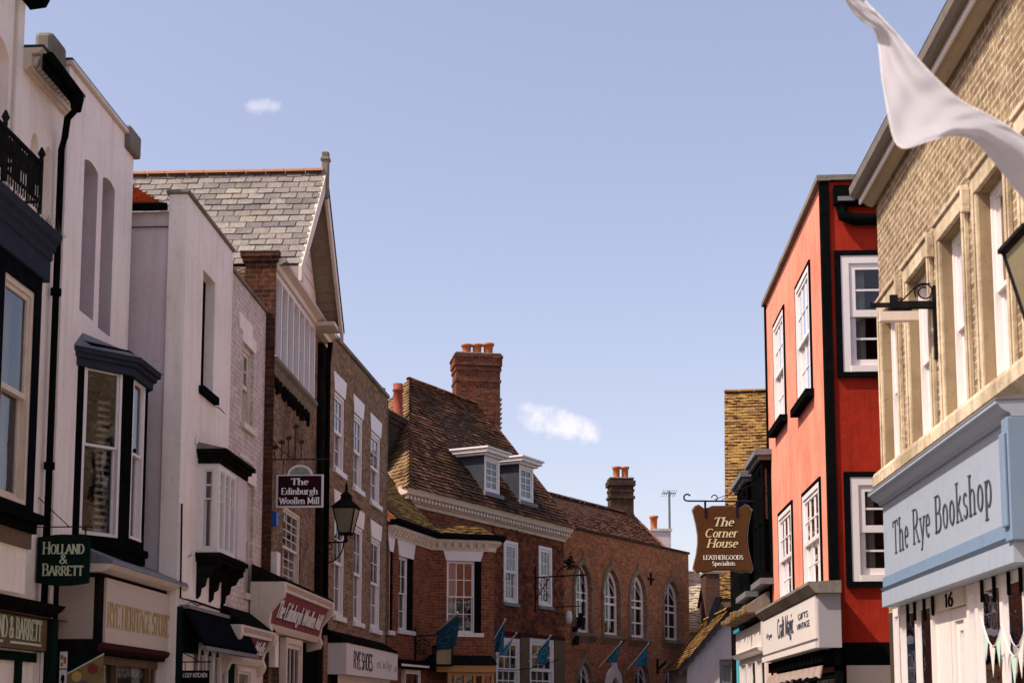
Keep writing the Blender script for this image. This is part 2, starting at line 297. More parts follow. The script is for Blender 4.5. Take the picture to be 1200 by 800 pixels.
# ---------------------------------------------------------------- mesh collector
LOC = {}
class MB:
    def __init__(s): s.v = []; s.f = []; s.r = []
    def poly(s, pts, rnd=None):
        i = len(s.v); s.v += [Vector(p) for p in pts]; s.f.append(tuple(range(i, i+len(pts)))); s.r.append(random.random() if rnd is None else rnd)
        return s
    def solid(s, bot, top):
        """prism between two point loops"""
        i = len(s.v); k = len(bot); s.v += [Vector(p) for p in bot]+[Vector(p) for p in top]
        s.f.append(tuple(range(i, i+k))); s.f.append(tuple(range(i+k, i+2*k)))
        for a in range(k): b = (a+1) % k; s.f.append((i+a, i+b, i+k+b, i+k+a))
        q = random.random(); s.r += [q]*(k+2); return s
    def box(s, fr, u0, u1, n0, n1, z0, z1):
        q = [(u0, n0), (u1, n0), (u1, n1), (u0, n1)]
        return s.solid([fr.pt(u, n, z0) for u, n in q], [fr.pt(u, n, z1) for u, n in q])
    def prof(s, fr, prof, u0, u1):            # (n, z) profile run along the wall
        return s.solid([fr.pt(u0, n, z) for n, z in prof], [fr.pt(u1, n, z) for n, z in prof])
    def plan(s, fr, poly, z0, z1):            # (u, n) outline raised
        return s.solid([fr.pt(u, n, z0) for u, n in poly], [fr.pt(u, n, z1) for u, n in poly])
    def face(s, fr, poly, n0, n1):            # (u, z) outline given thickness
        return s.solid([fr.pt(u, n0, z) for u, z in poly], [fr.pt(u, n1, z) for u, z in poly])
    def sheet(s, fr, poly, n): return s.poly([fr.pt(u, n, z) for u, z in poly])
    def tube(s, pts, r, k=8, closed=False):
        pts = [Vector(p) for p in pts]; m = len(pts); i0 = len(s.v); rr = r if isinstance(r, (list, tuple)) else [r]*m
        up = Vector((0.13, .21, 1)).normalized()
        for j, p in enumerate(pts):
            a = pts[(j-1) % m] if (closed or j > 0) else p; b = pts[(j+1) % m] if (closed or j < m-1) else p
            d = (b-a); d = d.normalized() if d.length > 1e-9 else Vector((0, 0, 1))
            x = d.cross(up); x = x.normalized() if x.length > 1e-4 else d.cross(Vector((1, 0, 0))).normalized()
            y = d.cross(x)
            for t in range(k):
                an = 2*math.pi*t/k; s.v.append(p+(x*math.cos(an)+y*math.sin(an))*rr[j])
        q = random.random()
        for j in range(m if closed else m-1):
            for t in range(k):
                a = i0+j*k+t; b = i0+j*k+(t+1) % k; c = i0+((j+1) % m)*k+(t+1) % k; d = i0+((j+1) % m)*k+t
                s.f.append((a, b, c, d)); s.r.append(q)
        if not closed:
            s.f.append(tuple(range(i0, i0+k))); s.f.append(tuple(range(i0+(m-1)*k, i0+m*k))); s.r += [q, q]
        return s
    def lathe(s, c, prof, k=16):
        c = Vector(c); i0 = len(s.v); m = len(prof)
        for r, z in prof:
            for t in range(k): s.v.append(c+Vector((r*math.cos(2*math.pi*t/k), r*math.sin(2*math.pi*t/k), z)))
        q = random.random()
        for j in range(m-1):
            for t in range(k):
                s.f.append((i0+j*k+t, i0+j*k+(t+1) % k, i0+(j+1)*k+(t+1) % k, i0+(j+1)*k+t)); s.r.append(q)
        s.f.append(tuple(range(i0, i0+k))); s.f.append(tuple(range(i0+(m-1)*k, i0+m*k))); s.r += [q, q]; return s
    def ring(s, fr, outer, inner, n0, n1):
        k = len(outer)
        for a in range(k):
            b = (a+1) % k
            s.face(fr, [outer[a], outer[b], inner[b], inner[a]], n0, n1)
        return s
    def build(s, name, m, parent=None, smooth=False, label=None, flip=True, bevel=0):
        me = bpy.data.meshes.new(name)
        base = LOC[parent.name] if parent else (sum(s.v, Vector())/max(1, len(s.v)))
        if not parent: base = Vector((base.x, base.y, min(p.z for p in s.v)))
        me.from_pydata([tuple(p-base) for p in s.v], [], s.f)
        at = me.attributes.new('rnd', 'FLOAT', 'FACE'); at.data.foreach_set('value', s.r)
        bm = bmesh.new(); bm.from_mesh(me)
        if flip: bmesh.ops.recalc_face_normals(bm, faces=bm.faces)
        uvl = bm.loops.layers.uv.new('UVMap')
        for f in bm.faces:
            n = f.normal; t = Vector((0, 0, 1)).cross(n)
            if t.length < .05: t = Vector((1, 0, 0))
            t.normalize()
            if abs(n.z) < .999:                      # same hand for every wall so courses run on round corners
                if abs(t.y) > abs(t.x): t = t if t.y > 0 else -t
                else: t = t if t.x > 0 else -t
            bt = n.cross(t)
            if bt.z < 0: bt = -bt
            for l in f.loops:
                p = l.vert.co+base; l[uvl].uv = (p.dot(t), p.dot(bt))
            f.smooth = smooth
        bm.to_mesh(me); bm.free()
        me.materials.append(m)
        o = bpy.data.objects.new(name, me); C.objects.link(o)
        if parent: o.parent = parent; LOC[o.name] = base
        else: o.location = base; LOC[o.name] = base
        if label: o['label'] = label
        if bevel:
            bv = o.modifiers.new('bevel', 'BEVEL'); bv.width = bevel; bv.segments = 2; bv.limit_method = 'ANGLE'
        return o
def thing(name, label, cat, loc, group=None):
    o = bpy.data.objects.new(name, None); C.objects.link(o); o.location = loc; o.empty_display_size = .3
    LOC[o.name] = Vector(loc); o['label'] = label; o['category'] = cat
    if group: o['group'] = group
    return o
def tag(o, label, cat, group=None):
    o['label'] = label; o['category'] = cat
    if group: o['group'] = group
    return o
# ---------------------------------------------------------------- walls, windows, roofs
def arch_pts(a, b, zs, zd, kind, k=9):
    w = (b-a)/2; c = (a+b)/2; h = zd-zs; pts = []
    for i in range(2*k+1):
        x = -1+i/k
        if kind == 'round': y = math.sqrt(max(0, 1-x*x))
        elif kind == 'seg': y = 1-x*x
        else: y = .8*math.sqrt(max(0, 1-x*x))+.2*(1-abs(x))          # slightly pointed
        pts.append((c+w*x, zs+h*y))
    return pts
def wall(mb, fr, u0, u1, z0, z1, holes=(), rev=.16):
    us = sorted(set([u0, u1]+[h[0] for h in holes]+[h[1] for h in holes])); zs = sorted(set([z0, z1]+[h[2] for h in holes]+[h[3] for h in holes]))
    us = [x for x in us if u0-1e-6 <= x <= u1+1e-6]; zs = [x for x in zs if z0-1e-6 <= x <= z1+1e-6]
    for i in range(len(us)-1):
        for j in range(len(zs)-1):
            cu, cz = (us[i]+us[i+1])/2, (zs[j]+zs[j+1])/2
            if any(h[0] < cu < h[1] and h[2] < cz < h[3] for h in holes): continue
            mb.sheet(fr, [(us[i], zs[j]), (us[i+1], zs[j]), (us[i+1], zs[j+1]), (us[i], zs[j+1])], 0)
    for h in holes:
        a, b, c, d = h[:4]; o = h[4] if len(h) > 4 else {}
        r = o.get('rev', rev); tb = o.get('into') or mb
        if 'arch' in o:
            zs_ = d-o['rise']; pts = arch_pts(a, b, zs_, d, o['arch'])
            for p, q in zip(pts, pts[1:]):
                if d-p[1] > 1e-5 or d-q[1] > 1e-5: mb.sheet(fr, [p, q, (q[0], d), (p[0], d)], 0)
                tb.poly([fr.pt(p[0], 0, p[1]), fr.pt(q[0], 0, q[1]), fr.pt(q[0], -r, q[1]), fr.pt(p[0], -r, p[1])])
            if o.get('niche'): tb.sheet(fr, [(a, c), (b, c)]+pts[::-1], -r)
            top = zs_
        else:
            top = d; tb.poly([fr.pt(a, 0, d), fr.pt(b, 0, d), fr.pt(b, -r, d), fr.pt(a, -r, d)])
            if o.get('niche'): tb.sheet(fr, [(a, c), (b, c), (b, d), (a, d)], -r)
        tb.poly([fr.pt(a, 0, c), fr.pt(b, 0, c), fr.pt(b, -r, c), fr.pt(a, -r, c)])
        for x in (a, b): tb.poly([fr.pt(x, 0, c), fr.pt(x, 0, top), fr.pt(x, -r, top), fr.pt(x, -r, c)])
def shell(mb, fr, u0, u1, z0, z1, D, top=True):
    for u in (u0, u1): mb.poly([fr.pt(u, 0, z0), fr.pt(u, -D, z0), fr.pt(u, -D, z1), fr.pt(u, 0, z1)])
    mb.sheet(fr, [(u0, z0), (u1, z0), (u1, z1), (u0, z1)], -D)
    if top: mb.poly([fr.pt(u0, 0, z1), fr.pt(u1, 0, z1), fr.pt(u1, -D, z1), fr.pt(u0, -D, z1)])
def body(root, fr, u0, u1, z1, D, holes, m, rev=.16, z0=0, name='wall', top=True):
    mb = MB(); wall(mb, fr, u0, u1, z0, z1, holes, rev); shell(mb, fr, u0, u1, z0, z1, D, top)
    return mb.build(name, m, root, flip=False)
def rectpx(fr, xl, xr, yt, yb, n=0):
    a = fr.u(xl, (yt+yb)/2, n); b = fr.u(xr, (yt+yb)/2, n); xm = (xl+xr)/2
    return min(a, b), max(a, b), fr.z(xm, yb, n), fr.z(xm, yt, n)
def sash(root, fr, a, b, c, d, n=-.1, cols=2, rt=2, rb=2, m=WHITE, fw=.05, bar=.018, curtain=None, sill=None, split=.5, single=False, name='window', casement=False):
    """sash window: box frame, two sliding sashes one behind the other, glazing bars, panes, cloth or blind behind"""
    mb = MB(); zc = c+(d-c)*split
    mb.box(fr, a, a+fw, n-.11, n, c, d).box(fr, b-fw, b, n-.11, n, c, d).box(fr, a+fw, b-fw, n-.11, n, d-fw, d).box(fr, a+fw, b-fw, n-.11, n+.015, c, c+fw*.8)
    ia, ib = a+fw, b-fw; st = fw*.8
    def leaf(z0, z1, n1, r):
        mb.box(fr, ia, ia+st, n1-.035, n1, z0, z1).box(fr, ib-st, ib, n1-.035, n1, z0, z1)
        mb.box(fr, ia+st, ib-st, n1-.035, n1, z0, z0+st*1.1).box(fr, ia+st, ib-st, n1-.035, n1, z1-st, z1)
        for k in range(1, cols):
            u = ia+st+(ib-ia-2*st)*k/cols; mb.box(fr, u-bar/2, u+bar/2, n1-.03, n1-.005, z0+st, z1-st)
        for k in range(1, r):
            z = z0+st+(z1-z0-2*st)*k/r; mb.box(fr, ia+st, ib-st, n1-.028, n1-.007, z-bar/2, z+bar/2)
    pn = MB()
    if single:
        leaf(c+fw*.8, d-fw, n-.025, rt); pn.sheet(fr, [(ia, c+fw), (ib, c+fw), (ib, d-fw), (ia, d-fw)], n-.045)
    else:
        leaf(zc-st*.5, d-fw, n-.02, rt); leaf(c+fw*.8, zc+st*.5, n-.062, rb)
        pn.sheet(fr, [(ia, zc), (ib, zc), (ib, d-fw), (ia, d-fw)], n-.04); pn.sheet(fr, [(ia, c+fw), (ib, c+fw), (ib, zc), (ia, zc)], n-.082)
    o = mb.build(name, m, root)
    pn.build('pane', GLASS, o, flip=False)
    if curtain:
        k = MB(); q = n-.2
        def drape(x0, x1, z0, z1):
            N_ = max(6, int((x1-x0)/.035)); pts = [(x0+(x1-x0)*i/N_, q+.025*math.sin(i*1.9+x0*7)+random.uniform(-.008, .008)) for i in range(N_+1)]
            for (p, s_), (p2, s2) in zip(pts, pts[1:]): k.poly([fr.pt(p, s_, z0), fr.pt(p2, s2, z0), fr.pt(p2, s2, z1), fr.pt(p, s_, z1)])
        W_ = b-a
        if curtain == 'drapes': drape(a, a+W_*.27, c, d); drape(b-W_*.27, b, c, d); k.build('curtain', CURTAIN, o, True, flip=False)
        elif curtain == 'net': drape(a, b, c, d); k.build('curtain', CURTAIN, o, True, flip=False)
        elif curtain == 'half': drape(a, b, c, c+(d-c)*random.uniform(.3, .5)); k.build('curtain', CURTAIN, o, True, flip=False)
        elif curtain == 'left': drape(a, a+W_*.45, c, d); k.build('curtain', CURTAIN, o, True, flip=False)
        elif curtain == 'shade': k.sheet(fr, [(a, c+(d-c)*.45), (b, c+(d-c)*.45), (b, d), (a, d)], q+.04); k.build('blind', CURTAIN, o, flip=False)
        elif curtain == 'slats':
            z = c
            while z < d: k.box(fr, a+.02, b-.02, q-.03, q+.03, z, z+.006); z += .06
            k.build('blind', BLIND, o)
        elif curtain == 'slats_r':
            z = c
            while z < c+(d-c)*.82: k.box(fr, a+W_*.62, b-.02, q-.02, q+.02, z, z+.03); z += .075
            k.build('blind', CURTAIN, o)
    if sill:
        sm, so, sh = sill; s_ = MB().box(fr, a-.05, b+.05, n-.05, so, c-sh, c-.002); s_.build('sill', sm, o, bevel=.006)
    return o
def inside(poly, t):
    """extent in s of a convex (s,t) polygon at height t"""
    xs = []
    for (s0, t0), (s1, t1) in zip(poly, poly[1:]+poly[:1]):
        if (t0-t)*(t1-t) <= 0 and abs(t1-t0) > 1e-9: xs.append(s0+(s1-s0)*(t-t0)/(t1-t0))
    return (min(xs), max(xs)) if len(xs) >= 2 else None
def tile_roof(root, corners, m, tw=.17, gauge=.1, th=.014, name='roof', jit=.35, gap=.007, sag=0):
    """corners: convex loop, first edge = eave. Every tile is a small slab with a free lower edge."""
    c = [Vector(p) for p in corners]; s_ax = (c[1]-c[0]).normalized(); nrm = (c[1]-c[0]).cross(c[-1]-c[0]).normalized()
    if nrm.z < 0: nrm = -nrm
    t_ax = nrm.cross(s_ax).normalized()
    if t_ax.z < -1e-6 or (abs(t_ax.z) < 1e-6): t_ax = -t_ax
    if abs(nrm.z) < .02: t_ax = Vector((0, 0, 1))
    P = [((p-c[0]).dot(s_ax), (p-c[0]).dot(t_ax)) for p in c]
    T = max(t for _, t in P); mb = MB(); rows = int(T/gauge)+1
    slo, shi = min(s for s, _ in P), max(s for s, _ in P)
    def pt(s, t, h):
        g = sag*math.sin(math.pi*max(0, min(1, (s-slo)/(shi-slo))))*(t/T) if sag else 0
        return c[0]+s_ax*s+t_ax*t+nrm*h-Vector((0, 0, g))
    for r in range(rows):
        t0, t1 = r*gauge, min(T, (r+1)*gauge)
        e = inside(P, min(T-1e-4, max(1e-4, (t0+t1)/2)))
        if not e: continue
        x = e[0]-(tw/2 if r % 2 else 0)-random.uniform(0, .02); dr = random.uniform(-.2, .2)*gauge*.12; rowq = random.uniform(-.14, .14)
        while x < e[1]:
            a, b = max(x, e[0]), min(x+tw-gap, e[1]); x += tw
            if b-a < .015: continue
            h = th*(1+random.uniform(-jit, jit)); dz = dr+random.uniform(-.5, .5)*jit*gauge*.25; hb = h*random.uniform(.8, 1.15)
            q = min(1, max(0, .5+rowq+random.uniform(-.38, .38)))
            A, B, Cc, Dd = pt(a, t0-gauge*.12+dz, h), pt(b, t0-gauge*.12+dz, hb), pt(b, t1, .002), pt(a, t1, .002)
            mb.poly([A, B, Cc, Dd], q); mb.poly([pt(a, t0-gauge*.12+dz, h-th*.85), pt(b, t0-gauge*.12+dz, hb-th*.85), B, A], q*.35)  # free lower edge darkened: the course shadow is put into its tone
    for p in (P,):
        mb.poly([pt(s, t, -.006) for s, t in P], 0)
    return mb.build(name, m, root, flip=False)
def ridge(root, a, b, r=.11, m=RIDGE_T, name='ridge_tile', seg=.33):
    a, b = Vector(a), Vector(b); mb = MB(); L_ = (b-a).length; k = max(1, int(L_/seg)); d = (b-a)/k
    side = d.cross(Vector((0, 0, 1))).normalized()
    for i in range(k):
        p0 = a+d*i; p1 = a+d*(i+.985); rr = r*random.uniform(.95, 1.06); up = side.cross(d.normalized())
        for j in range(6):
            def q(p, j): an = math.pi*(j/6); return p+side*math.cos(an)*rr+up*(math.sin(an)*rr*.75-.02)
            mb.poly([q(p0, j), q(p1, j), q(p1, j+1), q(p0, j+1)])
    return mb.build(name, m, root, True, flip=False)
def pot(mb, c, h, r, kind=0):
    if kind == 0: pr = [(r*.8, 0), (r*.86, .03), (r*.82, h*.15), (r*.9, h*.8), (r*1.12, h*.83), (r*1.15, h), (r*.9, h), (r*.85, h*.5)]
    else: pr = [(r*1.15, 0), (r*1.15, h*.1), (r*.95, h*.13), (r*.9, h*.5), (r*.85, h*.78), (r*1.05, h*.8), (r*1.05, h*.84), (r*.86, h*.86), (r*.95, h), (r*.75, h), (r*.7, h*.6)]
    mb.lathe(c, pr, 14)
def chimney(root, fr, u0, u1, n0, n1, z0, z1, m, pots=(), corbel=.05, bands=(.16,), cap=CAP_STONE, name='chimney'):
    mb = MB(); mb.box(fr, u0, u1, n0, n1, z0, z1)
    for k, (zz, hh, pr) in enumerate(bands if bands and isinstance(bands[0], tuple) else [(z1-.42, .09, corbel), (z1-.22, .22, corbel)]):
        mb.box(fr, u0-pr, u1+pr, n0-pr, n1+pr, zz, zz+hh)
    o = mb.build(name, m, root)
    MB().box(fr, u0-.03, u1+.03, n0-.03, n1+.03, z1+.002, z1+.06).build('chimney_cap', cap, o, bevel=.02)
    for (fu, fn, h, r, kind, pm) in pots:
        p = MB(); pot(p, fr.pt(u0+(u1-u0)*fu, n0+(n1-n0)*fn, z1+.055), h, r, kind); p.build('chimney_pot', pm, o, True)
    return o
# ---------------------------------------------------------------- lettering drawn with a broad pen
def ar(cx, cy, rx, ry, a0, a1, k=9):
    return [(cx+rx*math.cos(math.radians(a0+(a1-a0)*i/k)), cy+ry*math.sin(math.radians(a0+(a1-a0)*i/k))) for i in range(k+1)]
X = .64
GL = {
 'A': (.82, [[(.02, 0), (.40, 1)], [(.40, 1), (.80, 0)], [(.17, .36), (.64, .36)]]), 'B': (.70, [[(.1, 0), (.1, 1)], [(.1, 1), (.34, 1)]+ar(.34, .76, .24, .24, 90, -90)+[(.1, .52)], [(.36, .52)]+ar(.36, .26, .28, .26, 90, -90)+[(.1, 0)]]),
 'C': (.80, [ar(.44, .5, .38, .5, 48, 312, 14)]), 'D': (.82, [[(.1, 0), (.1, 1)], [(.1, 1), (.32, 1)]+ar(.32, .5, .42, .5, 90, -90, 12)+[(.1, 0)]]),
 'E': (.64, [[(.1, 0), (.1, 1)], [(.1, 1), (.58, 1), (.58, .86)], [(.1, .52), (.46, .52)], [(.1, 0), (.6, 0), (.6, .15)]]), 'F': (.6, [[(.1, 0), (.1, 1)], [(.1, 1), (.56, 1), (.56, .86)], [(.1, .52), (.44, .52)]]),
 'G': (.84, [ar(.44, .5, .38, .5, 48, 340, 14)+[(.79, .42), (.56, .42)]]), 'H': (.86, [[(.12, 0), (.12, 1)], [(.74, 0), (.74, 1)], [(.12, .52), (.74, .52)]]),
 'I': (.34, [[(.17, 0), (.17, 1)]]), 'J': (.4, [[(.26, 1), (.26, .1)]+ar(.1, .1, .16, .2, 0, -110, 5)]), 'K': (.78, [[(.12, 0), (.12, 1)], [(.70, 1), (.14, .46)], [(.28, .58), (.74, 0)]]),
 'L': (.6, [[(.1, 0), (.1, 1)], [(.1, 0), (.56, 0), (.56, .16)]]), 'M': (1.0, [[(.12, 0), (.14, 1)], [(.14, 1), (.5, .1)], [(.5, .1), (.86, 1)], [(.86, 1), (.88, 0)]]),
 'N': (.86, [[(.12, 0), (.12, 1)], [(.12, 1), (.74, 0)], [(.74, 0), (.74, 1)]]), 'O': (.88, [ar(.44, .5, .37, .5, 90, 450, 18)]),
 'P': (.66, [[(.1, 0), (.1, 1)], [(.1, 1), (.34, 1)]+ar(.34, .73, .25, .27, 90, -90)+[(.1, .46)]]), 'R': (.76, [[(.1, 0), (.1, 1)], [(.1, 1), (.34, 1)]+ar(.34, .74, .25, .26, 90, -90)+[(.1, .48)], [(.34, .48), (.72, 0)]]),
 'S': (.60, [ar(.30, .75, .22, .25, 30, 270, 9)+ar(.30, .25, .24, .25, 90, -150, 9)[1:]]), 'T': (.72, [[(.36, 0), (.36, 1)], [(.02, .84), (.02, 1), (.70, 1), (.70, .84)]]),
 'U': (.82, [[(.12, 1), (.12, .32)]+ar(.41, .32, .29, .32, 180, 360, 9)+[(.70, 1)]]), 'W': (1.1, [[(.02, 1), (.30, 0)], [(.30, 0), (.55, .95)], [(.55, .95), (.80, 0)], [(.80, 0), (1.08, 1)]]),
 'V': (.78, [[(.02, 1), (.39, 0)], [(.39, 0), (.76, 1)]]), 'Q': (.88, [ar(.44, .5, .37, .5, 90, 450, 18), [(.5, .2), (.8, -.1)]]),
 'Y': (.78, [[(.02, 1), (.38, .46)], [(.76, 1), (.38, .46)], [(.38, .46), (.38, 0)]]), 'Z': (.66, [[(.06, .86), (.06, 1), (.60, 1), (.06, 0), (.62, 0), (.62, .15)]]),
 '&': (.86, [[(.80, .0), (.24, .66)]+ar(.37, .80, .17, .20, 200, -30, 9)+[(.2, .42)]+ar(.30, .22, .24, .22, 130, 300, 8)+[(.74, .46)]]),
 'a': (.54, [ar(.24, X-.18, .17, .18, 150, 0, 6)+[(.41, .06), (.5, 0)], ar(.24, .16, .18, .17, 75, 330, 8)]), 'b': (.58, [[(.1, 0), (.1, 1.02)], ar(.30, X/2, .21, X/2, 150, -150, 10)]),
 'c': (.5, [ar(.28, X/2, .21, X/2, 50, 310, 10)]), 'd': (.6, [[(.48, 0), (.48, 1.02)], ar(.28, X/2, .21, X/2, 30, 330, 10)]), 'e': (.52, [[(.08, X*.54), (.45, X*.54)]+ar(.27, X/2, .2, X/2, 10, 310, 11)]),
 'f': (.38, [ar(.34, .84, .16, .18, 60, 180, 5)+[(.18, 0)], [(.04, X), (.34, X)]]), 'g': (.56, [ar(.26, .42, .17, .22, 0, 360, 10), [(.36, .24), (.16, .12), (.40, .02)]+ar(.27, -.13, .21, .15, 40, -220, 9), [(.4, .56), (.54, .62)]]),
 'h': (.62, [[(.1, 0), (.1, 1.02)], ar(.31, X-.22, .19, .22, 160, 0, 7)+[(.5, 0)]]), 'i': (.28, [[(.14, 0), (.14, X)], [(.14, .84), (.14, .95)]]), 'k': (.58, [[(.1, 0), (.1, 1.02)], [(.48, X), (.12, .28)], [(.24, .38), (.54, 0)]]),
 'l': (.28, [[(.14, 0), (.14, 1.02)]]), 'm': (.94, [[(.1, 0), (.1, X)], ar(.28, X-.2, .18, .2, 160, 0, 6)+[(.46, 0)], ar(.64, X-.2, .18, .2, 160, 0, 6)+[(.82, 0)]]),
 'n': (.62, [[(.1, 0), (.1, X)], ar(.31, X-.22, .19, .22, 160, 0, 7)+[(.5, 0)]]), 'o': (.58, [ar(.29, X/2, .22, X/2, 90, 450, 14)]), 'p': (.6, [[(.1, -.3), (.1, X)], ar(.31, X/2, .21, X/2, 150, -150, 10)]),
 'r': (.42, [[(.1, 0), (.1, X)], ar(.29, X-.2, .18, .2, 165, 60, 5)]), 's': (.44, [ar(.22, X*.75, .15, X*.25, 30, 270, 7)+ar(.22, X*.25, .17, X*.25, 90, -150, 7)[1:]]), 't': (.36, [[(.17, .88), (.17, .1)]+ar(.28, .1, .11, .1, 180, 290, 4), [(.03, X), (.33, X)]]),
 'u': (.62, [[(.1, X), (.1, .22)]+ar(.29, .2, .19, .2, 180, 330, 6)+[(.5, .3)], [(.5, X), (.5, 0)]]), 'v': (.56, [[(.03, X), (.28, 0)], [(.28, 0), (.53, X)]]), 'w': (.84, [[(.03, X), (.24, 0)], [(.24, 0), (.43, X)], [(.43, X), (.61, 0)], [(.61, 0), (.82, X)]]),
 'y': (.56, [[(.03, X), (.29, .02)], [(.53, X), (.20, -.26), (.06, -.28)]]), '1': (.4, [[(.08, .84), (.22, 1), (.22, 0)]]), '6': (.6, [[(.46, 1)]+ar(.36, .34, .28, .5, 120, 180, 4)+ar(.3, .3, .22, .3, 180, 540, 12)]),
 '.': (.2, [[(.1, 0), (.1, .1)]]), ' ': (.34, []), "'": (.2, [[(.1, .8), (.1, 1)]]), '-': (.4, [[(.06, .4), (.34, .4)]]),
}
def letters(mb, fr, text, ua, ub, z, cap, n=.006, sgn=1, thick=.15, thin=.05, serif=True, slant=0, depth=.006, small=None, gap=.05):
    """writes text from ua to ub (metres along the wall) with capitals cap high standing on z"""
    ks = []; x = 0
    for ch in text:
        sc = 1.0; g = ch
        if small and ch.islower() and ch.upper() in GL: g = ch.upper(); sc = small
        w_, st = GL[g]; ks.append((x, sc, st)); x += w_*sc+gap
    k = abs(ub-ua)/(x-gap); lift = 0
    for x0, sc, st in ks:
        for s_ in st:
            p = [((x0+a*sc)+slant*b*sc, b*sc) for a, b in s_]
            L_, R_ = [], []
            for i in range(len(p)):
                a = p[max(0, i-1)]; b = p[min(len(p)-1, i+1)]; dx, dy = b[0]-a[0], b[1]-a[1]; l = math.hypot(dx, dy) or 1; dx /= l; dy /= l
                t = (thin+(thick-thin)*abs(dy)**1.5)/2
                L_.append((p[i][0]-dy*t, p[i][1]+dx*t)); R_.append((p[i][0]+dy*t, p[i][1]-dx*t))
            polys = [[L_[i], L_[i+1], R_[i+1], R_[i]] for i in range(len(p)-1)]
            if serif and len(s_) >= 2:
                for e_, f_ in ((0, 1), (-1, -2)):
                    (ex, ey), (fx, fy) = p[e_], p[f_]
                    if abs(ey-fy) > 1.2*abs(ex-fx) and (abs(ey) < .02 or abs(ey-sc) < .05*sc or abs(ey-X*sc) < .02 or abs(ey+.3) < .03 or abs(ey-1.02) < .03):
                        sw = .15*sc if thick < .18 else .13*sc; polys.append([(ex-sw, ey-thin/2), (ex+sw, ey-thin/2), (ex+sw, ey+thin/2), (ex-sw, ey+thin/2)])
            for q in polys:
                lift = (lift+1) % 24; nn = n+lift*.00012
                mb.face(fr, [(ua+sgn*k*a, z+cap*b) for a, b in q], nn, nn+depth)
    return mb
# ================================================================ the setting
g = MB(); g.poly([(-400, -200, 0), (400, -200, 0), (400, 900, 0), (-400, 900, 0)]).build('ground', GROUND_M)['kind'] = 'structure'
L0 = left(690, 5.5); L1 = left(690, 4.9); R0 = right(672, 3.7); R1 = right(683, 3.7)
for nm, fr, w_ in (('pavement', L1, 1.7), ('pavement', R1, 1.1)):
    MB().box(fr, -5, 40, -1.2, w_, -.05, .12).build(nm, PAVE)['kind'] = 'structure'
# ================================================================ left row 1: cream building with black bay and balcony
ux = lambda fr, x, y, n=0: fr.u(x, y, n)
zx = lambda fr, x, y, n=0: fr.z(x, y, n)
uT = ux(L0, 29, 30); uE = ux(L0, 74, 200); uS = ux(L0, -150, 400)
B1 = thing('cream_shop_building', 'cream rendered building at the far left with a black bay window under an iron balcony', 'building', L0.pt((uS+uE)/2, 0, 0))
nich = {'niche': 1, 'rev': .09}
hs = [(ux(L0, -16, 100), ux(L0, 9.5, 100), zx(L0, 5, 160), zx(L0, 4, 46), {'arch': 'seg', 'rise': .12, 'niche': 1, 'rev': .13})]
mb = MB(); ztall = zx(L0, 29, 4); wall(mb, L0, uS, uT, 0, ztall, hs); shell(mb, L0, uS, uT, 0, ztall, 6)
mb.build('wall', CREAM_RENDER, B1, flip=False)
MB().prof(L0, [(0, ztall), (.16, ztall+.02), (.2, ztall+.1), (0, ztall+.1)], uS, uT+.12).build('eaves', BLACK, B1)
MB().box(L0, ux(L0, 13, 120), ux(L0, 15, 120), 0, .025, 2.7, ztall-.02).build('pilaster_edge', CREAM, B1)
zc0 = zx(L0, 54, 112)
hs = [(ux(L0, 35, 190), ux(L0, 45, 190), zx(L0, 40, 300), zx(L0, 40, 155), {'arch': 'round', 'rise': .2, **nich}),
      (ux(L0, 51, 200), ux(L0, 61.5, 200), zx(L0, 56, 308), zx(L0, 56, 171), {'arch': 'round', 'rise': .2, **nich})]
mb = MB(); wall(mb, L0, uT, uE, 0, zc0, hs); shell(mb, L0, uT, uE, 0, zc0, 6); mb.build('wall', CREAM_RENDER, B1, flip=False)
cz = zc0
mb = MB().prof(L0, [(0, cz), (.05, cz), (.05, cz+.03), (.08, cz+.03), (.08, cz+.16), (.15, cz+.17), (.19, cz+.22), (0, cz+.22)], uT, uE+.06)
uu = uT+.05
while uu < uE: mb.prof(L0, [(.082, cz+.06), (.12, cz+.08), (.145, cz+.15), (.082, cz+.15)], uu, uu+.045); uu += .085
mb.build('cornice', CREAM, B1)
MB().box(L0, uT, uE+.03, -6, .2, cz+.222, cz+.25).build('roof', DARK_LEAD, B1)
gz = zx(L0, 70, 84, .27); gu = ux(L0, 92, 104, .27)
MB().tube([L0.pt(uT-.02, .27, gz+.03), L0.pt(gu, .27, gz)], .05, 10).box(L0, uT, gu, .19, .215, gz-.09, gz+.07).build('gutter', BLACK, B1, True)
pu = ux(L0, 72, 160, .07)
pz = lambda y: zx(L0, 72, y, .07)
MB().tube([L0.pt(gu-.04, .27, gz), L0.pt(gu-.04, .27, gz-.18), L0.pt(gu-.09, .2, gz-.3), L0.pt(pu+.02, .1, gz-.4), L0.pt(pu, .075, gz-.55), L0.pt(pu, .075, .1)], .035, 10)\
    .lathe(L0.pt(gu-.04, .27, gz-.2), [(.05, 0), (.07, .12), (.07, .16)]).lathe(L0.pt(pu, .075, gz-2.1), [(.055, 0), (.055, .07)])\
    .lathe(L0.pt(pu, .075, gz-3.9), [(.055, 0), (.055, .07)]).build('drainpipe', BLACK, B1, True)
